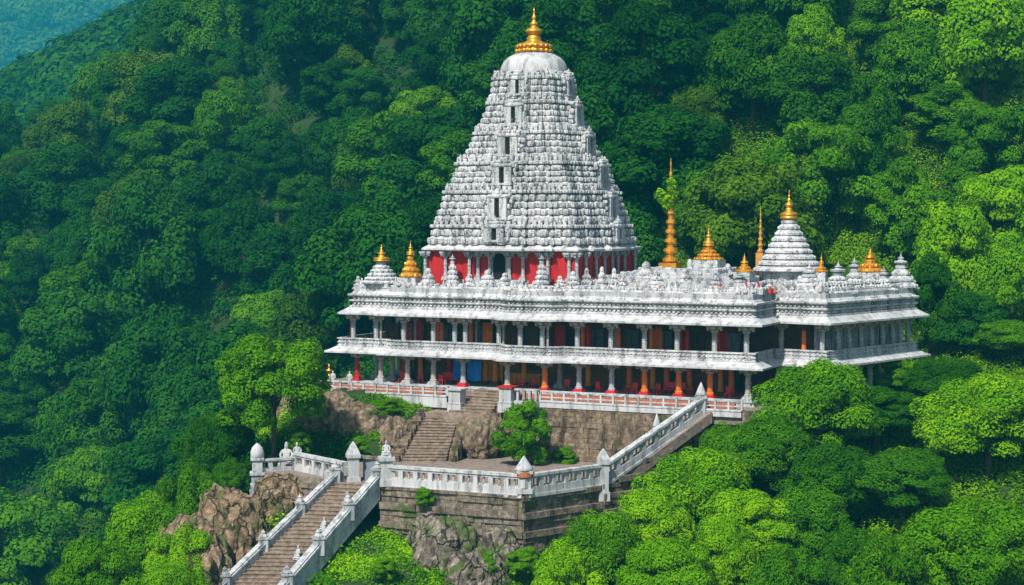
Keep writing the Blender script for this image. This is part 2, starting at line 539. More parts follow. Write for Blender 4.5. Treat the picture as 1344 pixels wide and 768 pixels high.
def axis(*segs):
    out = []
    for a, b, st in segs:
        out.extend(np.arange(a, b, st))
    out.append(segs[-1][1])
    return np.array(out)
AX = axis((-420, -150, 15), (-150, -36, 3), (-36, 36, 0.9), (36, 100, 2.5), (100, 420, 15))
AY = axis((-60, 90, 10), (90, 160, 0.9), (160, 300, 2.5), (300, 470, 4), (470, 640, 12))
GX, GY = np.meshgrid(AX, AY)
GZ = height(GX.ravel(), GY.ravel())
def grid_mesh(name, gx, gy, gz, mat):
    ny, nx = gx.shape
    v = np.stack([gx.ravel(), gy.ravel(), gz.ravel()], 1)
    idx = np.arange(nx * ny).reshape(ny, nx)
    f = np.stack([idx[:-1, :-1], idx[:-1, 1:], idx[1:, 1:], idx[1:, :-1]], -1).reshape(-1, 4)
    return quad_mesh(name, v, f, mat, smooth=True)
def quad_mesh(name, v, f, mat, smooth=False, tint=None, midx=None):
    me = bpy.data.meshes.new(name)
    me.vertices.add(len(v))
    me.vertices.foreach_set('co', np.asarray(v, np.float32).ravel())
    me.loops.add(f.size)
    me.loops.foreach_set('vertex_index', f.ravel().astype(np.int32))
    me.polygons.add(len(f))
    me.polygons.foreach_set('loop_start', np.arange(0, f.size, 4, dtype=np.int32))
    me.polygons.foreach_set('loop_total', np.full(len(f), 4, np.int32))
    if smooth:
        me.polygons.foreach_set('use_smooth', np.ones(len(f), bool))
    me.materials.append(mat)
    if tint is not None:
        a = me.attributes.new('tint', 'FLOAT', 'FACE')
        a.data.foreach_set('value', np.asarray(tint, np.float32))
    me.update(calc_edges=True)
    me.validate()
    return me
ground = link(bpy.data.objects.new('ground', grid_mesh('ground', GX, GY, GZ.reshape(GX.shape), M['soil'])))
tag(ground, 'forested hillside falling into the valley around the temple', kind='structure')

# far hills closing the view
fx, fy = np.meshgrid(np.linspace(-2600, 1400, 126), np.linspace(1300, 3900, 60))
def far_h(x, y):
    b = np.array([noise.noise((a / 520, c / 520, 1.7)) * 80 + noise.noise((a / 190, c / 190, 5.0)) * 34 for a, c in zip(x, y)])
    return -330 + 0.40 * (y - 1300) + b * 1.6
fz = far_h(fx.ravel(), fy.ravel())
hills = link(bpy.data.objects.new('far_hills', grid_mesh('far_hills', fx, fy, fz.reshape(fx.shape), M['soil'])))
tag(hills, 'distant forested mountainside fading to blue', kind='structure')

rx_, ry_ = np.meshgrid(np.linspace(-620, -40, 70), np.linspace(600, 960, 44))
def ridge_h(x, y):
    b = np.array([noise.noise((a / 90, c / 90, 2.7)) * 14 + noise.noise((a / 30, c / 30, 6.0)) * 5 for a, c in zip(x, y)])
    return 62 + (x + 222) * .62 - ((y - 760) / 13) ** 2 * np.where(y < 760, .55, .8) + b
ridge = link(bpy.data.objects.new('far_ridge', grid_mesh('far_ridge', rx_, ry_, np.maximum(ridge_h(rx_.ravel(), ry_.ravel()), -300).reshape(rx_.shape), M['soil'])))
tag(ridge, 'hazy wooded ridge between the near hillside and the far mountain', kind='structure')

# ------------------------------------------------------------------ foliage
def leaf_cloud(pos, nrm, size, tint, rng, aspect=0.62):
    """one rhombic leaf blade for every position"""
    n = len(pos)
    nrm = nrm / np.linalg.norm(nrm, axis=1, keepdims=True)
    rnd = rng.normal(size=(n, 3))
    a = np.cross(nrm, rnd)
    a /= np.linalg.norm(a, axis=1, keepdims=True)
    b = np.cross(nrm, a)
    s = size[:, None]
    v = np.stack([pos - a * s, pos - b * s * aspect + nrm * s * 0.12, pos + a * s, pos + b * s * aspect + nrm * s * 0.12], 1)
    return v.reshape(-1, 3), np.arange(4 * n).reshape(n, 4), tint
def clump_crown(seed, rx, rz, zc, nclump, nleaf, leaf, flat=0.85, low=-0.25, spread=0.33, kind='round'):
    """a crown of separate leaf clumps carried on the shell of an uneven envelope"""
    rng = np.random.default_rng(seed)
    P, Nn, S, Tn = [], [], [], []
    cents = []
    for i in range(nclump):
        for _ in range(40):
            d = rng.normal(size=3)
            d /= np.linalg.norm(d)
            if d[2] > low - 0.25 * rng.random():
                break
        k = 0.42 + 0.5 * math.sqrt(rng.random())
        lob = 1.0 + 0.22 * math.sin(3 * math.atan2(d[1], d[0]) + seed) * (1 - abs(d[2]))
        if kind == 'umbrella' and d[2] < 0.15:
            k *= 0.9
        c = np.array([d[0] * rx * k * lob, d[1] * rx * k * lob, zc + d[2] * rz * k])
        rc = rx * spread * (0.62 + 0.6 * rng.random())
        cents.append((c, rc))
        n = int(nleaf * (rc / (rx * spread)) ** 2)
        q = rng.normal(size=(n * 2, 3))
        q /= np.linalg.norm(q, axis=1, keepdims=True)
        q = q[q[:, 2] > -0.45][:n]
        n = len(q)
        rad = rc * (1.0 - 0.38 * rng.random(n) ** 2.2)
        rad *= 1 + 0.16 * np.sin(q[:, 0] * 5 + i) * np.sin(q[:, 1] * 5 + i * 2)
        p = c + q * rad[:, None] * np.array([1, 1, flat])
        nn = q * 0.95 + np.array([0, 0, 0.32]) + rng.normal(size=(n, 3)) * 0.24
        ct = rng.random() * 0.34
        P.append(p); Nn.append(nn)
        S.append(leaf * (0.6 + 0.7 * rng.random(n)))
        Tn.append(0.34 + ct * 0.8 - 0.10 + rng.normal(size=n) * 0.09)
    return cents, leaf_cloud(np.concatenate(P), np.concatenate(Nn), np.concatenate(S), np.concatenate(Tn), rng)
def trunk_mesh(name, h, r, cents, zc, rng, nb=9):
    b = MB()
    bend = rng.normal(size=2) * 0.25
    pts = [(0, 0, -1.2), (bend[0] * .4, bend[1] * .4, h * 0.3), (bend[0], bend[1], h * 0.62), (bend[0] * 1.2, bend[1] * 1.2, h * 0.88)]
    rs = [r * 1.45, r, r * 0.72, r * 0.3]
    for i in range(3):
        b.tube(pts[i], pts[i + 1], rs[i], rs[i + 1], 8)
    for k in range(min(nb, len(cents))):
        c = cents[k][0]
        z0 = h * (0.36 + 0.3 * rng.random())
        mid = (c[0] * .5 + bend[0] * .5, c[1] * .5 + bend[1] * .5, z0 + (c[2] - z0) * 0.62)
        b.tube((bend[0] * .8, bend[1] * .8, z0), mid, r * 0.42, r * 0.27, 6)
        b.tube(mid, tuple(c), r * 0.27, r * 0.10, 5)
    me = bpy.data.meshes.new(name)
    me.from_pydata(b.v, [], b.f)
    me.materials.append(M['bark'])
    me.polygons.foreach_set('use_smooth', [True] * len(b.f))
    return me
PROTO = {}
def make_proto(key, seed, mat, width, height_, nclump, nleaf, leaf, trunk_share=0.42, trunk_r=0.26, **kw):
    rx = width / 2 * 0.88
    rz = height_ * (1 - trunk_share) * 0.58
    zc = height_ - rz * 1.02
    cents, (v, f, tn) = clump_crown(seed, rx, rz, zc, nclump, nleaf, leaf, **kw)
    crown = quad_mesh('crown', v, f, M[mat], tint=tn)
    trunk = trunk_mesh('trunk', height_ * 0.9, trunk_r, cents, zc, np.random.default_rng(seed + 5))
    PROTO[key] = (trunk, crown, width, height_)
def retint(key, src, mat):
    t, c, w, h = PROTO[src]
    c2 = c.copy()
    c2.materials.clear()
    c2.materials.append(M[mat])
    PROTO[key] = (t, c2, w, h)
# near trees: small leaves
make_proto('near_a', 11, 'leaf_bright', 10, 9.5, 85, 760, 0.125, trunk_share=.25, low=-.5)
make_proto('near_b', 23, 'leaf_bright', 10, 10.5, 72, 840, 0.125, kind='umbrella', flat=0.62, trunk_share=.3, low=-.4)
make_proto('near_c', 31, 'leaf_bright', 10, 9.0, 110, 600, 0.125, spread=0.28, trunk_share=.22, low=-.5)
make_proto('lone', 61, 'leaf_shrub', 10, 10.5, 74, 520, 0.125, spread=.25, trunk_share=0.22, low=-.55, trunk_r=.2)
retint('near_mid_a', 'near_a', 'leaf_mid')
retint('near_mid_b', 'near_b', 'leaf_mid')
retint('near_mid_c', 'near_c', 'leaf_mid')
make_proto('shrub', 41, 'leaf_shrub', 5, 5.4, 60, 520, 0.10, trunk_share=0.1, trunk_r=0.1, low=-0.7)
# hillside trees
make_proto('hill_a', 51, 'leaf_mid', 11, 12, 62, 560, 0.20, spread=.36, trunk_share=.16, low=-.55)
make_proto('hill_b', 52, 'leaf_mid', 12, 11, 80, 430, 0.20, spread=0.31, trunk_share=.12, low=-.5)
make_proto('hill_c', 53, 'leaf_mid', 10, 14, 66, 540, 0.20, spread=.36, trunk_share=0.18, low=-.6)
make_proto('hill_d', 54, 'leaf_mid', 12, 13, 60, 600, 0.20, spread=.36, kind='umbrella', flat=0.6, trunk_share=.2, low=-.45)
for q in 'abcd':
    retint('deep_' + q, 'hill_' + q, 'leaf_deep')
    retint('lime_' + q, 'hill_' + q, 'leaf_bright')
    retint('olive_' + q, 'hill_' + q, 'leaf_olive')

placed = []
def plant(key, x, y, z, w, h, label, group=None, name='tree', cat='tree', rz=None):
    t, c, pw, ph = PROTO[key]
    e = empty(name, (x, y, z), random.uniform(0, 6.28) if rz is None else rz)
    k = w / pw
    e.scale = (k, k, h / ph)
    link(bpy.data.objects.new('trunk', t), e)
    link(bpy.data.objects.new('crown', c), e)
    return tag(e, label, cat, group)
def tree_px(key, px, pytop, d, wpx, label, group=None, hmin=4.0, hmax=15.0, name='tree', cat='tree'):
    """plant a tree whose crown tops out where the survey of the photograph puts it"""
    p = at(px, pytop, d)
    g = gh(p.x, p.y)
    h = p.z - g
    if h > hmax: g = p.z - hmax; h = hmax
    if h < hmin: g = p.z - hmin; h = hmin
    return plant(key, p.x, p.y, g - 0.1, wpx / F * d * 1.08, h, label, group, name, cat)

# ------------------------------------------------------------------ the temple
temple = empty('hill_temple', tuple(O), YAW)
tag(temple, 'white two storey hill temple with tall tiered tower and gilded spires', 'temple')
Ct = Vector((0, 0, CAMZ))
def on_plane(px, py, t):
    """temple coordinates (s, z) where the sight line through a pixel meets the plane t"""
    r = ray(px, py)
    k = (t - (Ct.x - O.x) * V2.x - (Ct.y - O.y) * V2.y) / (r.x * V2.x + r.y * V2.y)
    p = Ct + r * k
    return (p.x - O.x) * U2.x + (p.y - O.y) * U2.y, p.z
def depth(s, t):
    return T(s, t)[1]

W1 = (25.5, 4.2)
WA = R(-17)
def W(a, b):
    return (W1[0] + math.cos(WA) * a - math.sin(WA) * b, W1[1] + math.sin(WA) * a + math.cos(WA) * b)
OUT = [(-19, 21), (-19, 0.8), (-14.6, 0.8), (-14.6, 0), (-3.0, 0), (-1.9, -1.3), (2.3, -1.3), (3.2, -0.5), (20.5, -0.5), (20.5, 5.2), W(0, 0), W(0, 15.2), W(-8, 15.8)]
OUTL = [(-20.3, 21), (-20.3, 0.8), (-14.9, 0.8)] + OUT[3:]
OUTC = OUT + []                      # closed plan for slabs

# floors and roof
b = MB(); b.prism(OUTC, -1.4, 0.45); b.build('plinth', M['white'], temple)
b = MB()
ins = lambda pts, o: [pts[0]] + pts[1:]
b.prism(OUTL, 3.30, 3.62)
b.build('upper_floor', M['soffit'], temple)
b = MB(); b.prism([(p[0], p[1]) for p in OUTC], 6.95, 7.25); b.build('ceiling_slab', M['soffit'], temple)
b = MB(); b.prism([(p[0], p[1]) for p in OUTC], 9.0, 9.45); b.build('roof', M['white'], temple)
# steps in the plinth edge
b = MB(); b.sweep(OUT, [(0.03, -1.35), (0.28, -1.35), (0.28, 0.05), (0.16, 0.07), (0.16, 0.3), (0.22, 0.32), (0.22, 0.46), (0.0, 0.475)]); b.build('plinth_moulding', M['white'], temple)

# lower eave, balcony parapet
b = MB()
b.sweep(OUTL, [(0.0, 3.32), (1.20, 3.16), (1.26, 3.18), (1.26, 3.34), (0.85, 3.52), (0.50, 3.72), (0.42, 3.76), (0.0, 3.77)])
b.build('lower_eave', M['clean'], temple)
b = MB()
b.sweep(OUTL, [(0.05, 3.765), (0.38, 3.77), (0.38, 3.90), (0.28, 3.93), (0.28, 4.08), (0.36, 4.11), (0.36, 4.20), (0.26, 4.22), (0.26, 4.42), (0.38, 4.45), (0.38, 4.56), (0.10, 4.58), (0.10, 3.80)])
for x, y, a, nx, ny, l in along(OUTL, 0.36):
    b.cushion((x + nx * 0.29, y + ny * 0.29, 4.005), (l * 0.62, 0.12, 0.13), a)
    b.box((x + nx * 0.27, y + ny * 0.27, 4.32), (l * 0.5, 0.07, 0.16), a)
b.build('balcony_parapet', M['carved'], temple)

# upper eave and the moulded attic above it
b = MB()
b.sweep(OUT, [(0.0, 6.96), (1.10, 6.82), (1.16, 6.84), (1.16, 7.00), (0.80, 7.20), (0.45, 7.46), (0.34, 7.50), (0.0, 7.52)])
b.build('upper_eave', M['clean'], temple)
b = MB()
b.sweep(OUT, [(0.05, 7.51), (0.32, 7.52), (0.32, 7.66), (0.10, 7.70), (0.10, 7.98), (0.30, 8.02), (0.36, 8.10), (0.36, 8.20), (0.12, 8.24), (0.12, 8.48), (0.40, 8.54), (0.46, 8.62), (0.46, 8.74), (0.22, 8.80), (-0.35, 9.42), (-0.75, 9.60)])
for x, y, a, nx, ny, l in along(OUT, 0.42):
    b.cushion((x + nx * 0.13, y + ny * 0.13, 7.84), (l * 0.66, 0.26, 0.22), a)
    b.box((x + nx * 0.15, y + ny * 0.15, 8.36), (l * 0.48, 0.22, 0.17), a)
b.build('attic', M['carved'], temple)
# cresting along the attic edge
b = MB()
rr = random.Random(3)
b.sweep(OUT, [(-0.3, 9.40), (-0.3, 9.62), (-1.9, 9.64), (-1.9, 9.40)])
for x, y, a, nx, ny, l in along(OUT, 0.62):
    o = -0.72 + rr.uniform(-0.05, 0.05)
    h = rr.uniform(0.26, 0.5)
    b.cushion((x + nx * o, y + ny * o, 9.60 + h * 0.28), (l * 0.78, 0.42, h), a)
    if rr.random() < 0.55:
        b.lathe((x + nx * o, y + ny * o, 9.6 + h * 0.6), [(0.17, 0), (0.2, 0.08), (0.09, 0.2), (0.11, 0.26), (0.02, 0.42)], 6)
    o2 = -1.5 + rr.uniform(-0.2, 0.2)
    h = rr.uniform(0.25, 0.5)
    b.cushion((x + nx * o2, y + ny * o2, 9.5 + h * 0.3), (l * 0.8, 0.6, h), a)
b.build('cresting', M['carved'], temple, smooth=True)

# inner walls and doorways
INN = [(-14.6, 21), (-14.6, 4.6), (17.2, 4.6), (17.2, 9.0), W(-4.0, 3.2), W(-2.6, 3.2), W(-2.6, 16)]
for z0, z1 in ((0.46, 3.29), (3.63, 6.94)):
    b = MB(); b.sweep(INN, [(0, z0), (0, z1)]); b.build('inner_wall', M['innerwall'], temple)

# columns
def column_mesh(name, hgt, w, mats, base_red=False):
    """square base, eight sided shaft with rings, bracket capital"""
    b = MB()
    b.cur = 1
    b.box((0, 0, 0.11), (w * 1.75, w * 1.75, 0.22))
    b.box((0, 0, 0.29), (w * 1.45, w * 1.45, 0.14))
    b.cur = 0
    b.lathe((0, 0, 0), [(w * .62, .36), (w * .62, .52), (w * .48, .58), (w * .46, hgt * .5), (w * .53, hgt * .52), (w * .53, hgt * .55), (w * .44, hgt * .57), (w * .42, hgt * .74), (w * .56, hgt * .77)], 8, R(22.5))
    b.cur = 2
    b.lathe((0, 0, 0), [(w * .5, hgt * .765), (w * .74, hgt * .80), (w * .74, hgt * .83), (w * .55, hgt * .85)], 10)
    b.box((0, 0, hgt * .885), (w * 2.5, w * 0.8, hgt * .07), taper=1.12)
    b.box((0, 0, hgt * .886), (w * 0.8, w * 2.2, hgt * .066), taper=1.12)
    b.box((0, 0, hgt * .955), (w * 3.3, w * 1.0, hgt * .07))
    b.box((0, 0, hgt * .9565), (w * 1.0, w * 2.8, hgt * .066))
    for s in (-1, 1):
        b.cushion((s * w * 1.2, 0, hgt * .85), (w * .5, w * .7, hgt * .07))
    me = bpy.data.meshes.new(name)
    me.from_pydata(b.v, [], b.f)
    for q in mats: me.materials.append(M[q])
    me.polygons.foreach_set('material_index', b.m)
    return me
H0, H1 = 2.84, 3.30
CM = {
 'white': column_mesh('column', H0, 0.54, ['stonecol', 'white', 'stonecol']),
 'grey': column_mesh('column', H0, 0.52, ['white', 'redplastic', 'stonecol']),
 'orange': column_mesh('column', H0, 0.54, ['orange', 'red', 'stonecol']),
 'ochre': column_mesh('column', H0, 0.5, ['ochre', 'wood', 'ochre']),
 'redc': column_mesh('column', H0, 0.46, ['red', 'red', 'stonecol']),
 'up': column_mesh('column', H1, 0.5, ['white', 'white', 'stonecol']),
 'upr': column_mesh('column', H1, 0.42, ['red', 'wood', 'wood']),
 'upo': column_mesh('column', H1, 0.44, ['orange', 'wood', 'wood']),
 'thin': column_mesh('column', H1, 0.24, ['stonecol', 'white', 'stonecol']),
}
def col_at(kind, s, t, z, rz=0.0, label=None):
    o = bpy.data.objects.new('column', CM[kind])
    link(o, temple)
    o.location = (s, t, z)
    o.rotation_euler = (0, 0, rz)
    if label: o['label'] = label
    return o
COLPX = [(469,'redc'),(500,'white'),(535,'white'),(569,'white'),(608,'grey'),(666,'white'),(715,'orange'),(760,'grey'),(803,'grey'),(846,'orange'),(891,'orange'),(932,'orange'),(982,'white')]
COLS = []
for px, kind in COLPX:
    t = 1.1 if px < 515 else (0.35 if px < 650 else (-0.9 if px < 740 else -0.1))
    s, _ = on_plane(px, 492, t)
    COLS.append((s, t))
    col_at(kind, s, t, 0.455, label={'orange': 'orange painted column', 'redc': 'red painted column', 'grey': 'grey column on a red base'}.get(kind))
    # a second row inside the verandah
for px, kind in ((515,'white'),(552,'ochre'),(637,'ochre'),(650,'ochre'),(735,'white'),(772,'ochre'),(826,'orange'),(857,'ochre'),(875,'orange'),(905,'orange'),(946,'ochre'),(960,'orange'),(688,'ochre'),(590,'redc'),(530,'redc')):
    s, _ = on_plane(px, 492, 2.9)
    col_at(kind, s, 2.9, 0.455, label='ochre painted inner column' if kind == 'ochre' else None)
UPX = [(464,'up'),(494,'up'),(500,'thin'),(530,'up'),(569,'up'),(597,'up'),(611,'up'),(655,'up'),(661,'thin'),(683,'up'),(712,'up'),(719,'thin'),(758,'up'),(802,'up'),(846,'up'),(889,'up'),(938,'up'),(980,'up')]
for px, kind in UPX:
    t = 0.95 if px < 505 else (0.15 if px < 665 else (-1.05 if px < 740 else -0.28))
    s, _ = on_plane(px, 434, t)
    col_at(kind, s, t, 3.635)
for px, kind in ((462,'upr'),(535,'upr'),(580,'upo'),(618,'upo'),(765,'upo'),(772,'upr'),(808,'thin'),(855,'upo'),(893,'upr'),(902,'upr'),(943,'upr'),(812,'upo'),(625,'thin'),(545,'thin')):
    s, _ = on_plane(px, 434, 1.9)
    col_at(kind, s, 1.9, 3.635, label='red painted inner column' if kind == 'upr' else None)
for px, mt in ((548, 'red'), (576, 'orange'), (700, 'wood'), (735, 'red'), (770, 'red'), (818, 'wood'), (862, 'orange'), (898, 'red'), (948, 'red'), (640, 'orange'), (675, 'wood')):
    s, _ = on_plane(px, 434, 2.6)
    b = MB()
    for i in range(5):
        b.lathe((s + (i - 2) * .2, 2.6 + .04 * (i % 2), 3.64), [(.12, 0), (.13, .9), (.10, 2.6)], 8)
    b.build('curtain', M[mt], temple)
# sides and the wing
for t in (4.5, 9, 13.5, 18):
    col_at('white', -18.6, t, 0.455)
    col_at('up', -18.8, t, 3.635)
for a, k1, k2 in ((-4.6, 'white', 'up'), (-2.3, 'orange', 'upo'), (-0.45, 'white', 'up')):
    col_at(k1, *W(a, 0.4), 0.455, WA)
    col_at(k2, *W(a, 0.28), 3.635, WA)
for i, bq in enumerate((2.6, 4.4, 6.4, 8.2, 10.2, 12.0, 13.4, 14.8)):
    col_at('up', *W(-0.28, bq), 3.635, WA + math.pi / 2)
    col_at('white', *W(-0.4, bq), 0.455, WA + math.pi / 2)

# doors and screens inside the verandahs
def door(px, py, t, w, h, mat, z):
    s, _ = on_plane(px, py, t)
    b = MB()
    b.box((s - w / 2, t, z + h / 2), (0.16, 0.16, h)); b.box((s + w / 2, t, z + h / 2), (0.16, 0.16, h)); b.box((s, t, z + h + 0.08), (w + 0.3, 0.18, 0.16))
    f = b.build('door', M[mat], temple)
    b = MB()
    n = max(2, int(w / 0.45))
    for i in range(n):
        b.box((s - w / 2 + w * (i + 0.5) / n, t + 0.05 + 0.03 * (i % 2), z + h / 2), (w / n * 0.9, 0.06, h * 0.98))
    b.build('door_leaf', M[mat], f)
door(645, 495, 3.6, 2.2, 2.5, 'ochre', 0.46)
door(690, 492, 4.3, 2.8, 0.9, 'ochre', 0.46)
door(600, 492, 4.4, 1.6, 2.2, 'wood', 0.46)
door(545, 492, 4.4, 1.5, 2.2, 'wood', 0.46)
door(812, 492, 4.4, 1.5, 2.2, 'wood', 0.46)
door(870, 492, 4.4, 1.6, 2.2, 'wood', 0.46)
for px in (515, 548, 588, 638, 700, 735, 782, 828, 872, 915, 960):
    door(px, 434, 4.4, 1.3, 2.0, 'wood' if px % 2 else 'slate', 3.64)
# wing upper wall panels
b = MB()
for i in range(8):
    q = 1.6 + i * 1.9
    x, y = W(-1.6, q)
    b.box((x, y, 5.2), (1.1, 0.3, 3.0), WA + math.pi / 2)
b.build('wall_panel', M['white'], temple)

# ---- stepped temple tower
TS, TT = -4.9, 11.0
def plan(h):
    q = [(-.88, -.88), (-.62, -.88), (-.62, -.94), (-.32, -.94), (-.32, -1.015), (.32, -1.015), (.32, -.94), (.62, -.94), (.62, -.88)]
    pts = []
    for k in range(4):
        a = k * math.pi / 2
        for x, y in q:
            pts.append((h * (x * math.cos(a) - y * math.sin(a)), h * (x * math.sin(a) + y * math.cos(a))))
    return pts
def ring(h, z):
    return [(TS + x, TT + y, z) for x, y in plan(h)]
tower = None
# storey with the red walls
b = MB()
wv = []
for side in range(4):
    a = side * math.pi / 2
    for i in range(60):
        x, y = -7.5 + 15 * i / 60, -7.5 + (.07 * math.sin(i * 1.9) + .04 * math.sin(i * .7 + side) if i else 0)
        wv.append((TS + x * math.cos(a) - y * math.sin(a), TT + x * math.sin(a) + y * math.cos(a)))
b.prism(wv, 9.3, 13.1)
red = b.build('tower_wall', M['red'], temple)
b = MB()
b.rings([ring(8.15, 9.4), ring(8.15, 9.8), ring(8.0, 9.84), ring(8.0, 10.15), ring(7.7, 10.2)])
b.build('tower_base', M['carved'], temple)
b = MB()
b.rings([ring(7.75, 12.75), ring(9.0, 12.86), ring(9.12, 12.92), ring(9.12, 13.06), ring(8.5, 13.42), ring(7.9, 13.5)])
b.build('tower_eave', M['clean'], temple)
# pillars round the red storey
pil = column_mesh('tower_pillar', 2.7, 0.36, ['white', 'white', 'white'])
for side in range(4):
    if side == 2: continue
    a = side * math.pi / 2
    for q in (-7.75, -5.6, -3.1, -2.2, -1.0, 1.0, 2.4, 4.2, 4.9, 7.0):
        if side and q in (-2.2, 4.9): continue
        x, y = q, -7.75
        o = bpy.data.objects.new('tower_pillar', pil)
        link(o, temple)
        o.location = (TS + x * math.cos(a) - y * math.sin(a), TT + x * math.sin(a) + y * math.cos(a), 10.1)
        o.rotation_euler = (0, 0, a)
# doorway
def arch(b, cx, y, z, w, h, th, n=8, fill=True):
    pts = [(cx - w / 2, z)] + [(cx - w / 2 * math.cos(math.pi * i / n), z + h - w / 2 + w / 2 * math.sin(math.pi * i / n)) for i in range(n + 1)] + [(cx + w / 2, z)]
    k = len(pts)
    vs = [(p[0], y, p[1]) for p in pts] + [(p[0], y + th, p[1]) for p in pts]
    fs = [tuple(range(k)), tuple(reversed(range(k, 2 * k)))]
    for i in range(k):
        j = (i + 1) % k
        fs.append((i, j, k + j, k + i))
    b.add(vs, fs)
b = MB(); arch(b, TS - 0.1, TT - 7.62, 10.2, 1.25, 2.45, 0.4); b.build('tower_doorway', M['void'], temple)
b = MB()
for q in (-0.78, 0.98 - 0.4):
    pass
arch(b, TS - 0.1, TT - 7.58, 10.2, 1.75, 2.62, 0.3); b.build('door_surround', M['white'], temple)

# the diminishing courses
groups = [(13.45, 15.5, 8.6, 8.3, 2), (15.5, 18.7, 8.0, 7.35, 4), (18.7, 21.4, 7.0, 6.4, 4), (21.4, 24.3, 5.7, 4.95, 4), (24.3, 27.2, 4.5, 3.9, 4), (27.2, 29.55, 3.6, 3.4, 3)]
b = MB()
rr = random.Random(5)
for gi, (z0, z1, h0, h1, n) in enumerate(groups):
    dz = (z1 - z0 - 0.55) / n
    for i in range(n):
        za = z0 + i * dz
        h = h0 + (h1 - h0) * i / max(1, n - 1)
        b.rings([ring(h * .965, za), ring(h * .985, za + dz * .12), ring(h * .992, za + dz * .7), ring(h * .98, za + dz * .86), ring(h * .965, za + dz)], cap=False)
        pl = plan(h)
        for j in range(len(pl)):
            p, q = pl[j], pl[(j + 1) % len(pl)]
            l = math.hypot(q[0] - p[0], q[1] - p[1])
            if l < 0.35: continue
            k = max(1, int(round(l / h * h0 / (1.25 if gi < 3 else 0.95))))
            ang = math.atan2(q[1] - p[1], q[0] - p[0])
            nx, ny = math.sin(ang), -math.cos(ang)
            for e in range(k):
                f = (e + .5) / k
                x = p[0] + (q[0] - p[0]) * f
                y = p[1] + (q[1] - p[1]) * f
                w = l / k * rr.uniform(.70, .75)
                o = rr.uniform(-.03, .03)
                b.cushion((TS + x + nx * o, TT + y + ny * o, za + dz * rr.uniform(.40, .46)), (w, .5, dz * rr.uniform(.88, .98)), ang)
                if (i + e) % 2:
                    b.cushion((TS + x + nx * (o + .22), TT + y + ny * (o + .22), za + dz * .45), (w * .42, .22, dz * .6), ang, 6)
                else:
                    for u in (-.3, .3):
                        b.cushion((TS + x + nx * (o + .2) + math.cos(ang) * w * u, TT + y + ny * (o + .2) + math.sin(ang) * w * u, za + dz * .42), (w * .22, .2, dz * .66), ang, 6)
    # crest of small kiosks on the ledge
    b.rings([ring(h1 * .97, z1 - .56), ring(h1 * 1.01, z1 - .46), ring(h1 * 1.01, z1 - .26), ring(h1 * .9, z1 - .05), ring(h1 * .84, z1)])
    pl = plan(h1 * .97)
    for j in range(len(pl)):
        p, q = pl[j], pl[(j + 1) % len(pl)]
        l = math.hypot(q[0] - p[0], q[1] - p[1])
        if l < 0.3: continue
        k = max(1, int(round(l / 0.55)))
        ang = math.atan2(q[1] - p[1], q[0] - p[0])
        for e in range(k):
            f = (e + .5) / k
            x = p[0] + (q[0] - p[0]) * f; y = p[1] + (q[1] - p[1]) * f
            hh = rr.uniform(.45, .85) * (1.0 if gi < 4 else .7)
            b.cushion((TS + x, TT + y, z1 - .26 + hh * .3), (l / k * .8, .42, hh), ang)
            b.cushion((TS + x * 1.045, TT + y * 1.045, z1 - .36), (l / k * .72, .32, .34), ang)
            b.cushion((TS + x * .93, TT + y * .93, z1 - .02 + hh * .3), (l / k * .8, .5, hh), ang)
            if rr.random() < .4:
                b.lathe((TS + x, TT + y, z1 + hh * .4), [(.13, 0), (.15, .06), (.03, .26)], 6)
tower = b.build('tower', M['carved'], temple, smooth=False)
# niche stack on the middle of every face, seen on the front and the right one
for (z0, z1, h0, h1, n) in groups:
    for side in (0, 1):
        a = side * math.pi / 2
        ca, sa = math.cos(a), math.sin(a)
        b = MB(); d_ = MB()
        w = min(1.1, 0.22 * h0)
        zz, hh = z0 + 0.25, (z1 - z0) * .62
        yy = -h0 * 1.015 - 0.18
        def put(src, dst):
            dst.add([(TS + x * ca - y * sa, TT + x * sa + y * ca, z) for x, y, z in src.v], src.f)
        q = MB()
        q.box((-w * .56, yy + .2, zz + hh * .5), (w * .66, .55, hh)); q.box((w * .56, yy + .2, zz + hh * .5), (w * .66, .55, hh))
        q.box((0, yy + .2, zz + .1), (w * 1.9, .7, .2))
        q.cushion((0, yy + .2, zz + hh + .18), (w * 2.1, .8, .42))
        q.cushion((0, yy + .22, zz + hh + .5), (w * 1.4, .7, .4))
        q.lathe((0, yy + .22, zz + hh + .66), [(.26, 0), (.3, .1), (.12, .26), (.14, .32), (.02, .55)], 8)
        rn = random.Random(gi_ := int(z0 * 10) + side)
        for m in range(16):
            u = rn.choice((-1, 1)) * rn.uniform(.75, 1.35); zq = rn.uniform(.1, 1.25)
            q.cushion((u * w, yy + .3, zz + hh * zq), (rn.uniform(.3, .5), .5, rn.uniform(.3, .5)), 0, 6)
        put(q, b)
        o = b.build('niche', M['carved'], tower)
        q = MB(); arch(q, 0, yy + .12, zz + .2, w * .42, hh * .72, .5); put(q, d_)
        d_.build('niche_recess', M['void'], tower)
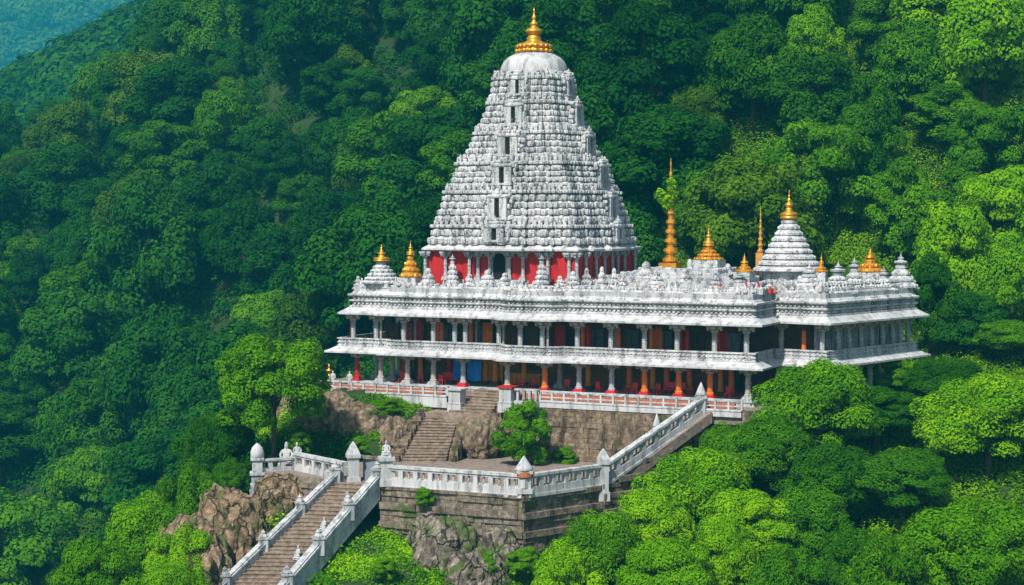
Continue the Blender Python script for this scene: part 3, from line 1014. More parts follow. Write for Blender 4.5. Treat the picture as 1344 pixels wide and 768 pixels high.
# dome
b = MB()
n = 64
prof = [(3.5, 29.3), (3.58, 29.5), (3.46, 29.62), (3.44, 29.9), (3.34, 30.4), (3.08, 30.9), (2.66, 31.3), (2.1, 31.58), (1.75, 31.7)]
rg = []
for r_, z in prof:
    r_ *= .935
    row = []
    for i in range(n):
        a = 2 * math.pi * i / n
        k = 1.0 if z < 29.55 else 1 + 0.022 * math.cos(a * 32)
        row.append((TS + r_ * k * math.cos(a), TT + r_ * k * math.sin(a), z))
    rg.append(row)
b.rings(rg)
for i in range(34):
    a = 2 * math.pi * i / 34
    b.cushion((TS + 3.26 * math.cos(a), TT + 3.26 * math.sin(a), 29.62), (.42, .3, .36), a + math.pi / 2)
b.build('dome', M['clean'], tower, smooth=True)
def finial(s, t, z, h, r, parent, mat='gold', name='finial', n=16, lobes=True):
    """pot-and-disc finial"""
    b = MB()
    P_ = [(.70, 0), (.98, .03), (1.0, .08), (.86, .105), (.92, .13), (.98, .17), (.9, .215), (.55, .245), (.44, .27), (.38, .30), (.42, .33), (.36, .36), (.30, .40), (.40, .43), (.48, .47), (.44, .52), (.26, .555), (.17, .58), (.22, .615), (.24, .65), (.12, .69), (.09, .73), (.13, .765), (.11, .80), (.05, .835), (.05, .9), (.015, 1.0)]
    b.lathe((s, t, z), [(r * a, h * q) for a, q in P_], n)
    if lobes:
        k = 18
        for zz, rr_ in ((.055, .97), (.15, .93)):
            for i in range(k):
                a = 2 * math.pi * i / k
                b.cushion((s + r * rr_ * math.cos(a), t + r * rr_ * math.sin(a), z + h * zz), (r * .26, r * .2, h * .075), a + math.pi / 2, 6)
    return b.build(name, M[mat], parent, smooth=True)
finial(TS, TT, 31.66, 4.5, 1.75, tower)

# ---- smaller spires on the roofs
def zpx(py, s, t):
    return at(CX, py, depth(s, t)).z
def stepped_spire(px, ybase, ytop, wpx, t, mat, gold_from=None, n=12, tiers=6, square=True, name='spire', label=None, zb=None, top_mat='gold'):
    s, zz = on_plane(px, ybase, t)
    d = depth(s, t)
    z0 = zpx(ybase, s, t); z1 = zpx(ytop, s, t)
    r0 = wpx / 2 / F * d
    b = MB()
    top = z1 if gold_from is None else zpx(gold_from, s, t)
    if zb is None: zb = 9.35
    if z0 > zb + 0.1:
        b.box((s, t, (zb + z0) / 2), (r0 * 1.5, r0 * 1.5, z0 - zb)) if square else b.lathe((s, t, zb), [(r0 * .85, 0), (r0 * .85, z0 - zb)], 12)
    hgt = top - z0
    prof = []
    for i in range(tiers):
        k0 = 1 - 0.86 * (i / tiers) ** 0.85
        k1 = 1 - 0.86 * ((i + .8) / tiers) ** 0.85
        za = hgt * i / tiers; zc = hgt * (i + 1) / tiers
        prof += [(r0 * k0 * .93, za), (r0 * k0 * 1.02, za + (zc - za) * .15), (r0 * k0 * 1.0, za + (zc - za) * .5), (r0 * (k1 * .6 + k0 * .4) * .94, za + (zc - za) * .85)]
    prof.append((r0 * .08, hgt))
    b.lathe((s, t, z0), prof, 8 if square else 18, R(22.5))
    if square or r0 > 1.2:
        for i in range(tiers - 1):
            k0 = 1 - 0.86 * (i / tiers) ** 0.85
            m_ = max(8, int(2 * math.pi * r0 * k0 / 0.5))
            for j in range(m_):
                a = 2 * math.pi * j / m_
                b.cushion((s + r0 * k0 * .97 * math.cos(a), t + r0 * k0 * .97 * math.sin(a), z0 + hgt * (i + .3) / tiers), (2 * math.pi * r0 * k0 / m_ * .7, .2, hgt / tiers * .55), a + math.pi / 2, 6)
    o = b.build(name, M[mat], temple, smooth=False)
    if label: o['label'] = label
    if mat == 'gold' and z0 > zb + .1:
        b = MB(); b.box((s, t, (zb + z0) / 2 - .02), (r0 * 1.9, r0 * 1.9, z0 - zb)); b.build('spire_base', M['carved'], o)
    if gold_from is not None:
        finial(s, t, top - (z1 - top) * .05, z1 - top, r0 * .26 if r0 > 2 else r0 * .42, o, top_mat, lobes=False)
    return o
stepped_spire(501, 372, 320, 54, 2.2, 'carved', 342, label='white tiered spire with a small gilded top')
stepped_spire(539, 364, 314, 28, 2.4, 'gold', 334, tiers=4, label='gilded tiered spire')
stepped_spire(1035, 356, 247, 92, 11.6, 'carved', 286, tiers=9, square=False, label='white round tiered spire with gilded top')
stepped_spire(930, 341, 294, 38, 13, 'gold', 322, tiers=4, label='gilded stepped pyramid spire')
stepped_spire(977, 357, 331, 24, 5.5, 'gold', 345, tiers=3, square=False, label='gilded pot shaped spire')
stepped_spire(1078, 357, 330, 15, 10, 'gold', 346, tiers=3, label='small gilded spire')
stepped_spire(1142, 357, 325, 38, 17, 'gold', 338, tiers=3, label='gilded stepped spire over the side wing')
stepped_spire(1182, 378, 331, 44, 19, 'carved', 345, tiers=4, square=False, label='white domed turret', top_mat='white')
stepped_spire(1062, 390, 344, 70, 6.9, 'carved', 358, tiers=5, top_mat='white')
stepped_spire(1100, 386, 342, 52, 9.3, 'carved', 356, tiers=5, top_mat='white')
stepped_spire(1121, 380, 337, 34, 12.5, 'carved', 350, tiers=4, top_mat='white')
stepped_spire(1160, 382, 349, 36, 16.0, 'carved', 360, tiers=4, top_mat='white')
stepped_spire(972, 392, 357, 54, 3.6, 'carved', 364, tiers=4, square=False, top_mat='white')
stepped_spire(594, 380, 333, 22, 2.2, 'white', 340, tiers=6, top_mat='white')
stepped_spire(711, 380, 333, 24, 1.6, 'white', 340, tiers=6, top_mat='white')
for px, yt, w, t in ((470, 362, 14, 1.4), (562, 352, 26, 2.0), (640, 354, 30, 1.5), (663, 358, 24, 1.2), (752, 356, 22, 1.5), (770, 352, 18, 1.6), (790, 350, 17, 1.6), (806, 352, 18, 1.6), (848, 343, 34, 5), (862, 356, 26, 3), (900, 352, 26, 3.5), (940, 356, 22, 2.5), (955, 346, 26, 9), (905, 340, 20, 10), (818, 360, 16, 1.6), (735, 362, 18, 1.5), (617, 360, 18, 1.5), (1010, 372, 18, 6), (1040, 372, 20, 6.4), (1082, 372, 22, 6.6), (1140, 366, 22, 14.0), (1172, 366, 20, 18.0), (1196, 362, 20, 20.5), (1050, 362, 20, 8.5)):
    stepped_spire(px, 380, yt, w, t, 'carved', None, tiers=4, name='kiosk')
# slender masts
def mast(px, ybase, ytop, t, wpx, mat, label, leaves=False, rings=9):
    s, _ = on_plane(px, ybase, t)
    d = depth(s, t)
    z0, z1 = zpx(ybase, s, t), zpx(ytop, s, t)
    r0 = wpx / 2 / F * d
    h = z1 - z0
    prof = []
    for i in range(rings):
        q = i / rings
        k = (1 - q) ** 1.5 * .62 + .30 * (1 - q) + .07
        prof += [(r0 * k * .72, h * q), (r0 * k, h * (q + .2 / rings)), (r0 * k * .95, h * (q + .45 / rings)), (r0 * k * .55, h * (q + .6 / rings)), (r0 * k * .55, h * (q + .97 / rings))]
    prof.append((.01, h))
    b = MB()
    b.box((s, t, (9.35 + z0) / 2), (r0 * 2.2, r0 * 2.2, z0 - 9.35 + .02))
    b.lathe((s, t, z0), prof, 10)
    o = b.build('mast', M[mat], temple)
    o['label'] = label
    if leaves:
        rng = np.random.default_rng(3)
        P, Q = [], []
        for zc, rc, dx in ((.62, .85, 0), (.70, .7, .2), (.55, .75, -.2), (.66, .6, -1.1), (.60, .5, -.8), (.77, .5, .1)):
            q = rng.normal(size=(120, 3)); q /= np.linalg.norm(q, axis=1, keepdims=True)
            P.append(np.array([s + dx, t, z0 + h * zc]) + q * rc * rng.uniform(.4, 1, (120, 1))); Q.append(q + rng.normal(size=(120, 3)) * .4)
        P = np.concatenate(P); Q = np.concatenate(Q)
        v, f, tn = leaf_cloud(P, Q, np.full(len(P), .2), rng.uniform(.4, .9, len(P)), rng)
        link(bpy.data.objects.new('garland', quad_mesh('garland', v, f, M['leaf_bright'], tint=tn)), o)
mast(880, 345, 208, 16, 22, 'gold', 'tall gilded mast wrapped in a leafy garland', True, 11)
mast(998, 332, 270, 12, 9, 'darkgold', 'thin aged gilded mast', False, 8)
# tiered roof of the hall between the tower and the wing
b = MB(); rr = random.Random(9)
nfig = 0
for i in range(5):
    hx, hy = 9.2 - i * 1.35, 7.2 - i * 1.05
    z = 9.4 + i * .36
    b.box((11.6, 8.6, z + .2), (hx * 2, hy * 2, .4 + .004 * i))
    per = [(11.6 - hx, 8.6 + hy), (11.6 - hx, 8.6 - hy), (11.6 + hx, 8.6 - hy), (11.6 + hx, 8.6 + hy)]
    for x, y, a, nx, ny, l in along(per, .8):
        hh = rr.uniform(.2, .36)
        b.cushion((x - nx * .2, y - ny * .2, z + .36 + hh * .3), (l * .8, .45, hh), a)
        if rr.random() < .2 and y < 9 and nfig < 26:
            nfig += 1
            c2 = MB()
            c2.lathe((x + nx * .25, y + ny * .25, z + .02), [(.2, 0), (.22, .12), (.13, .2), (.16, .34), (.08, .44), (.11, .54), (.02, .68)], 8)
            c2.build('roof_figure', M[rr.choice(('red', 'gold', 'brick', 'stonecol', 'stonecol'))], temple, smooth=True)
b.build('hall_roof', M['white'], temple)
# upper stages of the wing
b = MB()
for i in range(2):
    a0, a1, b0, b1 = -4.9 + i * .45, -.5 - i * .42, .6 + i * .5, 14.6 - i * .6
    per = [W(a0, b1), W(a0, b0), W(a1, b0), W(a1, b1), W(a0, b1)]
    z = 9.3 + i * .42
    b.prism([per[k] for k in range(4)], z, z + .42)
    b.sweep(per, [(.0, z + .02), (.16, z + .06), (.16, z + .16), (.04, z + .2), (.04, z + .3), (.2, z + .34), (.2, z + .41), (0, z + .43)])
    for x, y, a, nx, ny, l in along(per, .5):
        hh = rr.uniform(.18, .4)
        b.cushion((x - nx * .08, y - ny * .08, z + .44 + hh * .25), (l * .8, .4, hh), a)
b.build('wing_roof', M['carved'], temple)

# ------------------------------------------------------------------ block-built walls
def stone_wall(name, pts, ztop, zbot, mat, label, course=.42, block=.95, batter=.06, thick=.7, seed=1, cat='wall', group=None):
    """a wall of separately cut stones following a plan line; the outer side is right of travel"""
    rr = random.Random(seed)
    b = MB()
    for i in range(len(pts) - 1):
        p, q = pts[i], pts[i + 1]
        dx, dy = q[0] - p[0], q[1] - p[1]
        l = math.hypot(dx, dy)
        ang = math.atan2(dy, dx)
        nx, ny = dy / l, -dx / l
        zt0 = ztop[i] if isinstance(ztop, (list, tuple)) else ztop
        zt1 = ztop[i + 1] if isinstance(ztop, (list, tuple)) else ztop
        zmx = max(zt0, zt1)
        z = zbot
        row = 0
        while z < zmx - .05:
            h = min(course * rr.uniform(.8, 1.2), zmx - z)
            x = -.2
            while x < l + .2:
                w = block * rr.uniform(.55, 1.5)
                w = min(w, l + .2 - x + .02)
                xm = x + w / 2
                lim = zt0 + (zt1 - zt0) * min(1, max(0, xm / l))
                if z + h <= lim + .06 and w > .08:
                    o = -thick / 2 + batter * (zmx - z) + rr.uniform(-.06, .06)
                    ledge = (.28 if row % 3 == 2 else (.12 if row % 3 == 1 else 0)) if name == 'retaining_wall' and mat == 'darkstone' else (.08 if row % 4 == 0 else 0)
                    b.box((p[0] + dx / l * xm + nx * (o + ledge), p[1] + dy / l * xm + ny * (o + ledge), z + h / 2), (w - .025, thick, h - .02), ang)
                x += w
            z += h
            row += 1
    o = b.build(name, M[mat])
    return tag(o, label, cat, group)
PP = lambda v: (v.x, v.y)
stone_wall('retaining_wall', [PP(LC), PP(GL)], -5.12, -9.6, 'darkstone', 'dark stone retaining wall left of the lower stair', seed=2)
stone_wall('retaining_wall', [PP(GR), PP(KC), PP(MC)], -5.12, -10.8, 'darkstone', 'dark coursed stone bastion wall under the lower balustrade', seed=3, course=.5, block=1.2)
stone_wall('retaining_wall', [PP(MC), PP(NC)], [-5.12, -.6], -9.5, 'darkstone', 'dark stone wall climbing under the sloping balustrade', seed=4)
stone_wall('retaining_wall', [T(-5.2, -3.9), T(17.5, -3.9)], -.62, -5.4, 'rubble', 'brown rubble retaining wall below the right terrace railing', seed=5, batter=.12)
stone_wall('retaining_wall', [T(-24.3, -3.9), T(-10.2, -3.9)], -.95, -3.4, 'rubble', 'brown rubble footing below the left terrace railing', seed=6, batter=.2)

# terraces
b = MB(); b.prism(LOWER, -5.45, -5.0); o = b.build('lower_terrace', M['paving']); tag(o, 'paved lower terrace', kind='structure')
gapL, gapR = on_plane(588, 520, -3.7)[0], on_plane(655, 520, -3.7)[0]
b = MB()
b.prism([T(-24, -3.7), T(gapL, -3.7), T(gapL, 1), T(-24, 8)], -1.2, -.02)
b.prism([T(gapR, -3.7), T(20.8, -3.7), T(24, 1), T(gapR, 1)], -1.2, -.02)
b.prism([T(gapL + .01, -.9), T(gapR - .01, -.9), T(gapR - .01, .5), T(gapL + .01, .5)], -1.2, .2)
o = b.build('upper_terrace', M['paving']); tag(o, 'paved upper terrace in front of the colonnade', kind='structure')

# upper terrace railings: white base band, posts, two rails
def railing(name, pts, label, base=(-.55, 0.06), step=1.05, hgt=.92, basew=.42):
    e = empty(name, pts[0])
    ox, oy, oz = pts[0]
    L = [(p[0] - ox, p[1] - oy, p[2] - oz) for p in pts]
    tag(e, label, 'railing')
    bb, rl = MB(), MB()
    for p, q in zip(L, L[1:]):
        bb.beam(p, q, basew, base[0], base[1])
        bb.beam(p, q, basew + .1, base[1] - .14, base[1] - .02)
        rl.beam(p, q, .22, hgt - .12, hgt)
        rl.beam(p, q, .14, hgt * .32, hgt * .32 + .09)
        l = math.hypot(q[0] - p[0], q[1] - p[1])
        n = max(1, int(round(l / step)))
        for i in range(n + 1):
            f = i / n
            c = [p[k] + (q[k] - p[k]) * f for k in range(3)]
            pb = MB()
            pb.box((c[0], c[1], c[2] + hgt / 2 - .03), (.17, .17, hgt - .04), math.atan2(q[1] - p[1], q[0] - p[0]))
            pb.build('post', M['clean'], e)
    bb.build('base_band', M['clean'], e)
    rl.build('rail', M['clean'], e)
    return e
railing('terrace_railing', [(*T(-24, -3.75), 0), (*T(gapL, -3.75), 0)], 'white terrace railing left of the porch steps', base=(-1.05, .06), step=1.25)
railing('terrace_railing', [(*T(gapR + 4.0, -3.75), 0), (*T(20.6, -3.75), 0)], 'long white terrace railing right of the porch steps', step=1.12)
# low dark red back rail behind the railings (seat wall)
b = MB(); b.beam((*T(-22, -2.6), 0), (*T(gapL - 1, -2.6), 0), .4, 0, .42); tag(b.build('seat_wall', M['brick']), 'brick red seat wall behind the left terrace railing', 'wall')
b = MB(); b.beam((*T(gapR + 1, -2.4), 0), (*T(19.6, -2.4), 0), .4, 0, .42); tag(b.build('seat_wall', M['brick']), 'brick red seat wall behind the right terrace railing', 'wall')

# porch piers and steps between them
def pier(name, s, t, zb, h, w, label, cap='white', redcap=True):
    e = empty(name, (*T(s, t), zb), YAW)
    tag(e, label, 'pier')
    b = MB()
    b.box((0, 0, h * .2), (w * 1.15, w * 1.15, h * .4)); b.box((0, 0, h * .7), (w, w, h * .6)); b.box((0, 0, h * .42), (w * 1.2, w * 1.2, .08))
    b.build('shaft', M['clean'], e)
    b = MB()
    b.box((0, 0, h + .07), (w * 1.25, w * 1.25, .14)); b.build('cap', M['red' if redcap else 'clean'], e)
    return e
sL, sR = on_plane(600, 525, -4.2)[0], on_plane(665, 525, -4.2)[0]
pier('porch_pier', sL, -4.2, -1.35, 2.0, 1.15, 'white masonry pier left of the porch steps', redcap=False)
pier('porch_pier', sR, -4.0, -1.1, 2.15, 1.15, 'white pier with red cap right of the porch steps')
b = MB()
for i in range(6):
    b.beam((*T(sR + .7, -4.0), 0), (*T(gapR + 4, -3.85), 0), .38 - .001 * i, -1.0 + i * .32, -1.0 + i * .32 + .3) if i in (0, 1, 2) else None
b.beam((*T(sR + .7, -4.0), 0), (*T(gapR + 4, -3.85), 0), .46, .86, 1.0)
for i in range(4):
    f = (i + .5) / 4
    x0, y0 = T(sR + .7 + (gapR + 3.3 - sR) * f, -3.95)
    b.box((x0, y0, .42), (.22, .3, .95), YAW)
o = b.build('balustrade_wall', M['white']); tag(o, 'short pierced white wall beside the red capped pier', 'balustrade')
def stair(name, L0, R0, L1, R1, n, mat, label, deep=1.1, cheek=None):
    """steps from the low edge L0-R0 up to the high edge L1-R1; each step a stone slab"""
    e = empty(name, ((L0[0] + R0[0]) / 2, (L0[1] + R0[1]) / 2, L0[2]))
    ox, oy, oz = e.location
    tag(e, label, 'stairs')
    L0, R0, L1, R1 = [Vector(p) - Vector((ox, oy, oz)) for p in (L0, R0, L1, R1)]
    b = MB()
    rr = random.Random(n)
    for i in range(n):
        f0, f1 = i / n, (i + 1) / n + .02
        a, c, d_, g = L0.lerp(L1, f0), R0.lerp(R1, f0), R0.lerp(R1, f1), L0.lerp(L1, f1)
        z = L0.z + (L1.z - L0.z) * (i + 1) / n
        b.prism([(p.x, p.y) for p in (a, c, d_, g)], z - deep, z - .07)
        # projecting nosing, broken into two or three stones
        k = rr.choice((2, 3))
        cut = [0] + sorted(rr.uniform(.2, .8) for _ in range(k - 1)) + [1]
        dirv = (L0 - L1); dirv.z = 0; dirv.normalize()
        for u0, u1 in zip(cut, cut[1:]):
            o_ = dirv * (.05 + rr.uniform(-.02, .02))
            q = [a.lerp(c, u0 + .004) + o_, a.lerp(c, u1 - .004) + o_, g.lerp(d_, u1 - .004), g.lerp(d_, u0 + .004)]
            b.prism([(p.x, p.y) for p in q], z - .068, z + rr.uniform(-.006, .012))
    b.build('steps', M[mat], e)
    return e
stair('porch_steps', (*T(gapL + .9, -5.3), -1.25), (*T(gapR - .2, -5.3), -1.25), (*T(gapL + 1.6, -1.0), .44), (*T(gapR - .1, -1.0), .44), 8, 'step', 'short flight of brown steps between the white porch piers')
# flight from the lower terrace to the porch
ub0, ub1 = at_z(527, 606, -5.0), at_z(585, 606, -5.0)
ut0, ut1 = at(563, 542, 148.6), at(604, 543, 147.6)
ut0.z = ut1.z = -1.25
ustair = stair('upper_stair', ub0, ub1, ut0, ut1, 17, 'step', 'steep brown stone stair climbing from lower terrace to porch')
def cheek(parent, p0, p1, seed, mat='rubble', wdt=.8, hgt=.35):
    b = MB(); rr = random.Random(seed)
    o = Vector(parent.location)
    p0, p1 = Vector(p0) - o, Vector(p1) - o
    n = 13
    for i in range(n):
        c = p0.lerp(p1, (i + .5) / n)
        b.box((c.x + rr.uniform(-.06, .06), c.y, c.z - .45 + rr.uniform(-.06, .08)), (wdt * rr.uniform(.8, 1.1), .75, 1.2 + hgt), rr.uniform(-.3, .1), .9)
    b.build('cheek_wall', M[mat], parent)
cheek(ustair, ub0 + Vector((-.55, 0, .0)), ut0 + Vector((-.5, 0, .0)), 1)
cheek(ustair, ub1 + Vector((.55, 0, .0)), ut1 + Vector((.5, 0, .0)), 2)
b = MB()
b.prism([T(gapL - 1.2, -3.72), T(gapL - 1.2, -6.0), T(gapR + .2, -6.0), T(gapR + .2, -3.72)], -2.2, -1.25)
tag(b.build('landing', M['step']), 'stone landing at the head of the upper stair', kind='structure')

# ------------------------------------------------------------------ lower balustrade and gate
def balustrade(name, pts, label, h=1.45, w=.42, step=1.25, mat='clean', group=None, lattice=True):
    e = empty(name, pts[0])
    o = Vector(pts[0])
    tag(e, label, 'balustrade', group)
    L = [Vector(p) - o for p in pts]
    s = MB(); pn = MB()
    for p, q in zip(L, L[1:]):
        s.beam(p, q, w + .16, -.35, -.12)
        s.beam(p, q, w, -.13, h * .30)
        s.beam(p, q, w, h * .74, h * .86)
        s.beam(p, q, w + .18, h * .86 - .004, h)
        l = (q - p).length
        n = max(1, int(round(l / step)))
        for i in range(n + 1):
            c = p.lerp(q, i / n)
            u = (q - p).normalized() * (.2 if 0 < i < n else .3)
            s.beam(c - u, c + u, w - .01, h * .27, h * .76)
        if lattice:
            for i in range(n):
                a, c = p.lerp(q, (i + .18) / n), p.lerp(q, (i + .82) / n)
                pass
                m_ = p.lerp(q, (i + .5) / n); u = (q - p).normalized() * .06
                pn.beam(m_ - u, m_ + u, .10, h * .33, h * .71)
        if lattice: pn.beam(p, q, .10, h * .28, h * .38)
    s.build('wall_body', M[mat], e)
    if lattice: pn.build('grille', M['stonecol'], e)
    return e
zl = -4.95
def pt(p, z=None): return (p.x, p.y, zl if z is None else z)
balustrade('balustrade', [pt(GR + Vector((.3, 0, 0))), pt(KC)], 'white pierced balustrade between stair gate and terrace corner')
balustrade('balustrade', [pt(KC + Vector((.35, .1, 0))), pt(MC)], 'white pierced balustrade right of the terrace corner')
balustrade('balustrade', [pt(MC + Vector((.2, .1, 0))), (NC.x, NC.y - .3, -.35)], 'white sloping balustrade climbing to the upper terrace', step=1.6)
balustrade('balustrade', [pt(LB), pt(GL + Vector((-.5, .2, 0)))], 'white pierced balustrade left of the stair gate', step=1.35)
balustrade('balustrade', [pt(LC), pt(LB)], 'low white wall joining tall pillar and left balustrade', h=1.0, lattice=False, mat='white')
# ramp behind the sloping balustrade
b = MB()
q0, q1 = Vector((MC.x + .2, MC.y + 1.6, -5.2)), Vector((NC.x, NC.y + .2, -.15))
b.beam(q0, q1, 2.4, -.9, 0)
tag(b.build('ramp', M['paving']), 'ramp rising behind the sloping balustrade', kind='structure')

def cap_post(name, p, zb, h, w, label, cap='pyramid', mat='clean', rz=0.2, cat='post', band=False):
    e = empty(name, (p[0], p[1], zb), rz)
    tag(e, label, cat)
    b = MB()
    b.box((0, 0, h * .11), (w * 1.25, w * 1.25, h * .22)); b.box((0, 0, h * .55), (w, w, h * .66)); b.box((0, 0, h * .93), (w * 1.3, w * 1.3, h * .12))
    b.build('shaft', M[mat], e)
    b = MB()
    if cap == 'pyramid':
        b.lathe((0, 0, h * .99), [(w * .85, 0), (w * .80, .12), (w * .40, w * .75), (w * .06, w * 1.15)], 4, R(45))
    elif cap == 'cone':
        b.lathe((0, 0, h * .99), [(w * .72, 0), (w * .78, .08), (w * .62, .3), (w * .30, .75), (w * .04, 1.1)], 14)
    elif cap == 'bullet':
        b.lathe((0, 0, h * .99), [(w * .55, 0), (w * .6, .1), (w * .6, .55), (w * .48, .95), (w * .2, 1.3), (w * .03, 1.42)], 14)
    b.build('cap', M['clean'], e, smooth=cap != 'pyramid')
    if band:
        b = MB(); b.lathe((0, 0, h * .9), [(w * .74, -.35), (w * .78, -.3), (w * .78, .05), (w * .70, .08)], 14); b.build('brick_band', M['brick'], e)
    return e
cap_post('gate_post', GL + Vector((.15, .15, 0)), -5.15, 2.35, .85, 'white gate post with pyramid cap at head of lower stair')
gp = cap_post('gate_post', GR + Vector((.25, .1, 0)), -5.15, 2.3, .95, 'white gate post topped by a seated statue', cap='none')
# slate gate panel
b = MB()
gd = (GR - GL).normalized()
g0, g1 = GL + gd * .7 + Vector((.3, 1.0, 0)), GR + Vector((-.4, .9, 0))
e = empty('gate', (g0.x, g0.y, -5.0)); tag(e, 'slate grey gate panel between the two white posts', 'gate')
b.beam((0, 0, 0), tuple(g1 - g0), .14, 0, 1.75); b.build('gate_leaf', M['slate'], e)
b = MB(); b.beam((-.3, 0, 0), tuple(g1 - g0 + Vector((.3, 0, 0))), .5, 1.76, 1.98); b.build('lintel', M['darkstone'], e)
kc = cap_post('corner_post', KC + Vector((.1, .35, 0)), -5.0, 1.75, .95, 'round white cone capped post on the terrace corner', cap='cone', rz=.1, band=True)
cap_post('balustrade_post', MC + Vector((.1, 0, 0)), -6.4, 3.35, .72, 'white post where the balustrade starts to climb', cap='bullet' if False else 'pyramid')
cap_post('balustrade_post', Vector(NC) + Vector((-.2, -.35, 0)), -1.2, 2.4, .6, 'white post at the upper end of the sloping balustrade', cap='cone')
pm = at(862, 570, 136.6)
cap_post('balustrade_post', pm, -3.6, 2.5, .42, 'slim white post midway up the sloping balustrade', cap='cone')
# tall pillar at the left corner
e = empty('corner_pillar', (LC.x, LC.y, -10.6), .15)
tag(e, 'tall pale stone pillar with bullet top at left terrace corner', 'pillar')
b = MB()
b.box((0, 0, 2.0), (1.5, 1.5, 4.2), taper=.86); b.box((0, 0, 4.3), (1.2, 1.2, .6)); b.box((0, 0, 5.0), (1.0, 1.0, .9)); b.box((0, 0, 5.5), (1.25, 1.25, .22)); b.box((0, 0, 6.1), (.85, .85, 1.1)); b.box((0, 0, 6.7), (1.1, 1.1, .2))
b.build('shaft', M['white'], e)
b = MB(); b.lathe((0, 0, 6.79), [(.5, 0), (.56, .1), (.55, .5), (.42, .85), (.2, 1.08), (.03, 1.2)], 14); b.build('cap', M['clean'], e, smooth=True)

# ------------------------------------------------------------------ statues: one continuous figure each
def statue(p, zb, h, label, rz=0.0, seated=True, mat='clean', group=None):
    """weathered stone figure of a seated deity on a lotus block"""
    e = empty('statue', (p[0], p[1], zb), rz)
    tag(e, label, 'statue', group)
    b = MB()
    k = h
    b.box((0, 0, .06 * k), (.62 * k, .5 * k, .12 * k)); b.lathe((0, 0, .12 * k), [(.30 * k, 0), (.33 * k, .04 * k), (.28 * k, .09 * k)], 12)
    b.build('pedestal', M[mat], e)
    me = bpy.data.meshes.new('figure')
    bm = bmesh.new()
    if seated:
        J = [((0, 0, .30), .12), ((0, .01, .46), .125), ((0, .02, .62), .13), ((0, .01, .71), .055), ((0, -.01, .80), .085), ((0, 0, .90), .07), ((0, 0, .98), .03),
             ((.15, .01, .63), .06), ((.23, -.03, .48), .05), ((.16, -.16, .40), .042), ((-.15, .01, .63), .06), ((-.23, -.03, .48), .05), ((-.16, -.16, .40), .042),
             ((.26, -.10, .27), .085), ((.05, -.24, .25), .06), ((-.26, -.10, .27), .085), ((-.05, -.22, .25), .06)]
        E = [(0, 1), (1, 2), (2, 3), (3, 4), (4, 5), (5, 6), (2, 7), (7, 8), (8, 9), (2, 10), (10, 11), (11, 12), (0, 13), (13, 14), (0, 15), (15, 16)]
    else:
        J = [((0, 0, .52), .09), ((0, .0, .64), .095), ((0, .01, .76), .10), ((0, .0, .83), .04), ((0, -.01, .89), .055), ((0, 0, .96), .04), ((0, 0, 1.0), .02),
             ((.12, .0, .77), .045), ((.17, -.02, .63), .036), ((.13, -.12, .56), .03), ((-.12, .0, .77), .045), ((-.17, -.02, .63), .036), ((-.15, -.04, .48), .03),
             ((.07, 0, .44), .075), ((.06, 0, .18), .055), ((-.07, 0, .44), .075), ((-.06, 0, .18), .055)]
        E = [(0, 1), (1, 2), (2, 3), (3, 4), (4, 5), (5, 6), (2, 7), (7, 8), (8, 9), (2, 10), (10, 11), (11, 12), (0, 13), (13, 14), (0, 15), (15, 16)]
    sk = bm.verts.layers.skin.verify()
    vs = [bm.verts.new(tuple(c * k for c in j[0])) for j in J]
    for a, c in E: bm.edges.new((vs[a], vs[c]))
    for v, j in zip(vs, J):
        v[sk].radius = (j[1] * k, j[1] * k)
    vs[0][sk].use_root = True
    bm.to_mesh(me); bm.free()
    me.materials.append(M[mat])
    o = link(bpy.data.objects.new('figure', me), e)
    o.modifiers.new('skin', 'SKIN').use_smooth_shade = True
    o.modifiers.new('sub', 'SUBSURF').levels = 1
    o.modifiers['sub'].render_levels = 1
    return e
statue(GR + Vector((.25, .1, 0)), -2.86, 1.35, 'white seated statue on top of the stair gate post')
ps = at(376, 600, 139.5)
statue(ps, -5.0, 2.3, 'pale seated statue beside the tall corner pillar')
ps = at(390, 598, 139.2)
statue(ps, -4.2, 1.5, 'smaller pale statue at the end of the left balustrade', rz=.4)
for px, py, t, lab in ((437, 493, -2.4, 'white standing statue at the far left of upper terrace'), (459, 492, -2.2, 'white standing statue beside the red column')):
    s, z = on_plane(px, py, t)
    statue(T(s, t), 0.0, 1.7, lab, YAW, seated=False)
# gilded lamp
s, z = on_plane(432, 492, -1.8)
e = empty('oil_lamp', (*T(s, -1.8), 0)); tag(e, 'tall gilded oil lamp on the left end of the terrace', 'lamp')
b = MB(); b.lathe((0, 0, 0), [(.4, 0), (.42, .1), (.2, .25), (.09, .4), (.07, 1.0), (.16, 1.05), (.07, 1.12), (.06, 1.5)], 12); b.build('stem', M['gold'], e, smooth=True)
b = MB(); b.lathe((0, 0, 1.5), [(.1, 0), (.32, .1), (.34, .16), (.12, .22), (.06, .35), (.12, .45), (.02, .75)], 12); b.build('bowl', M['gold'], e, smooth=True)

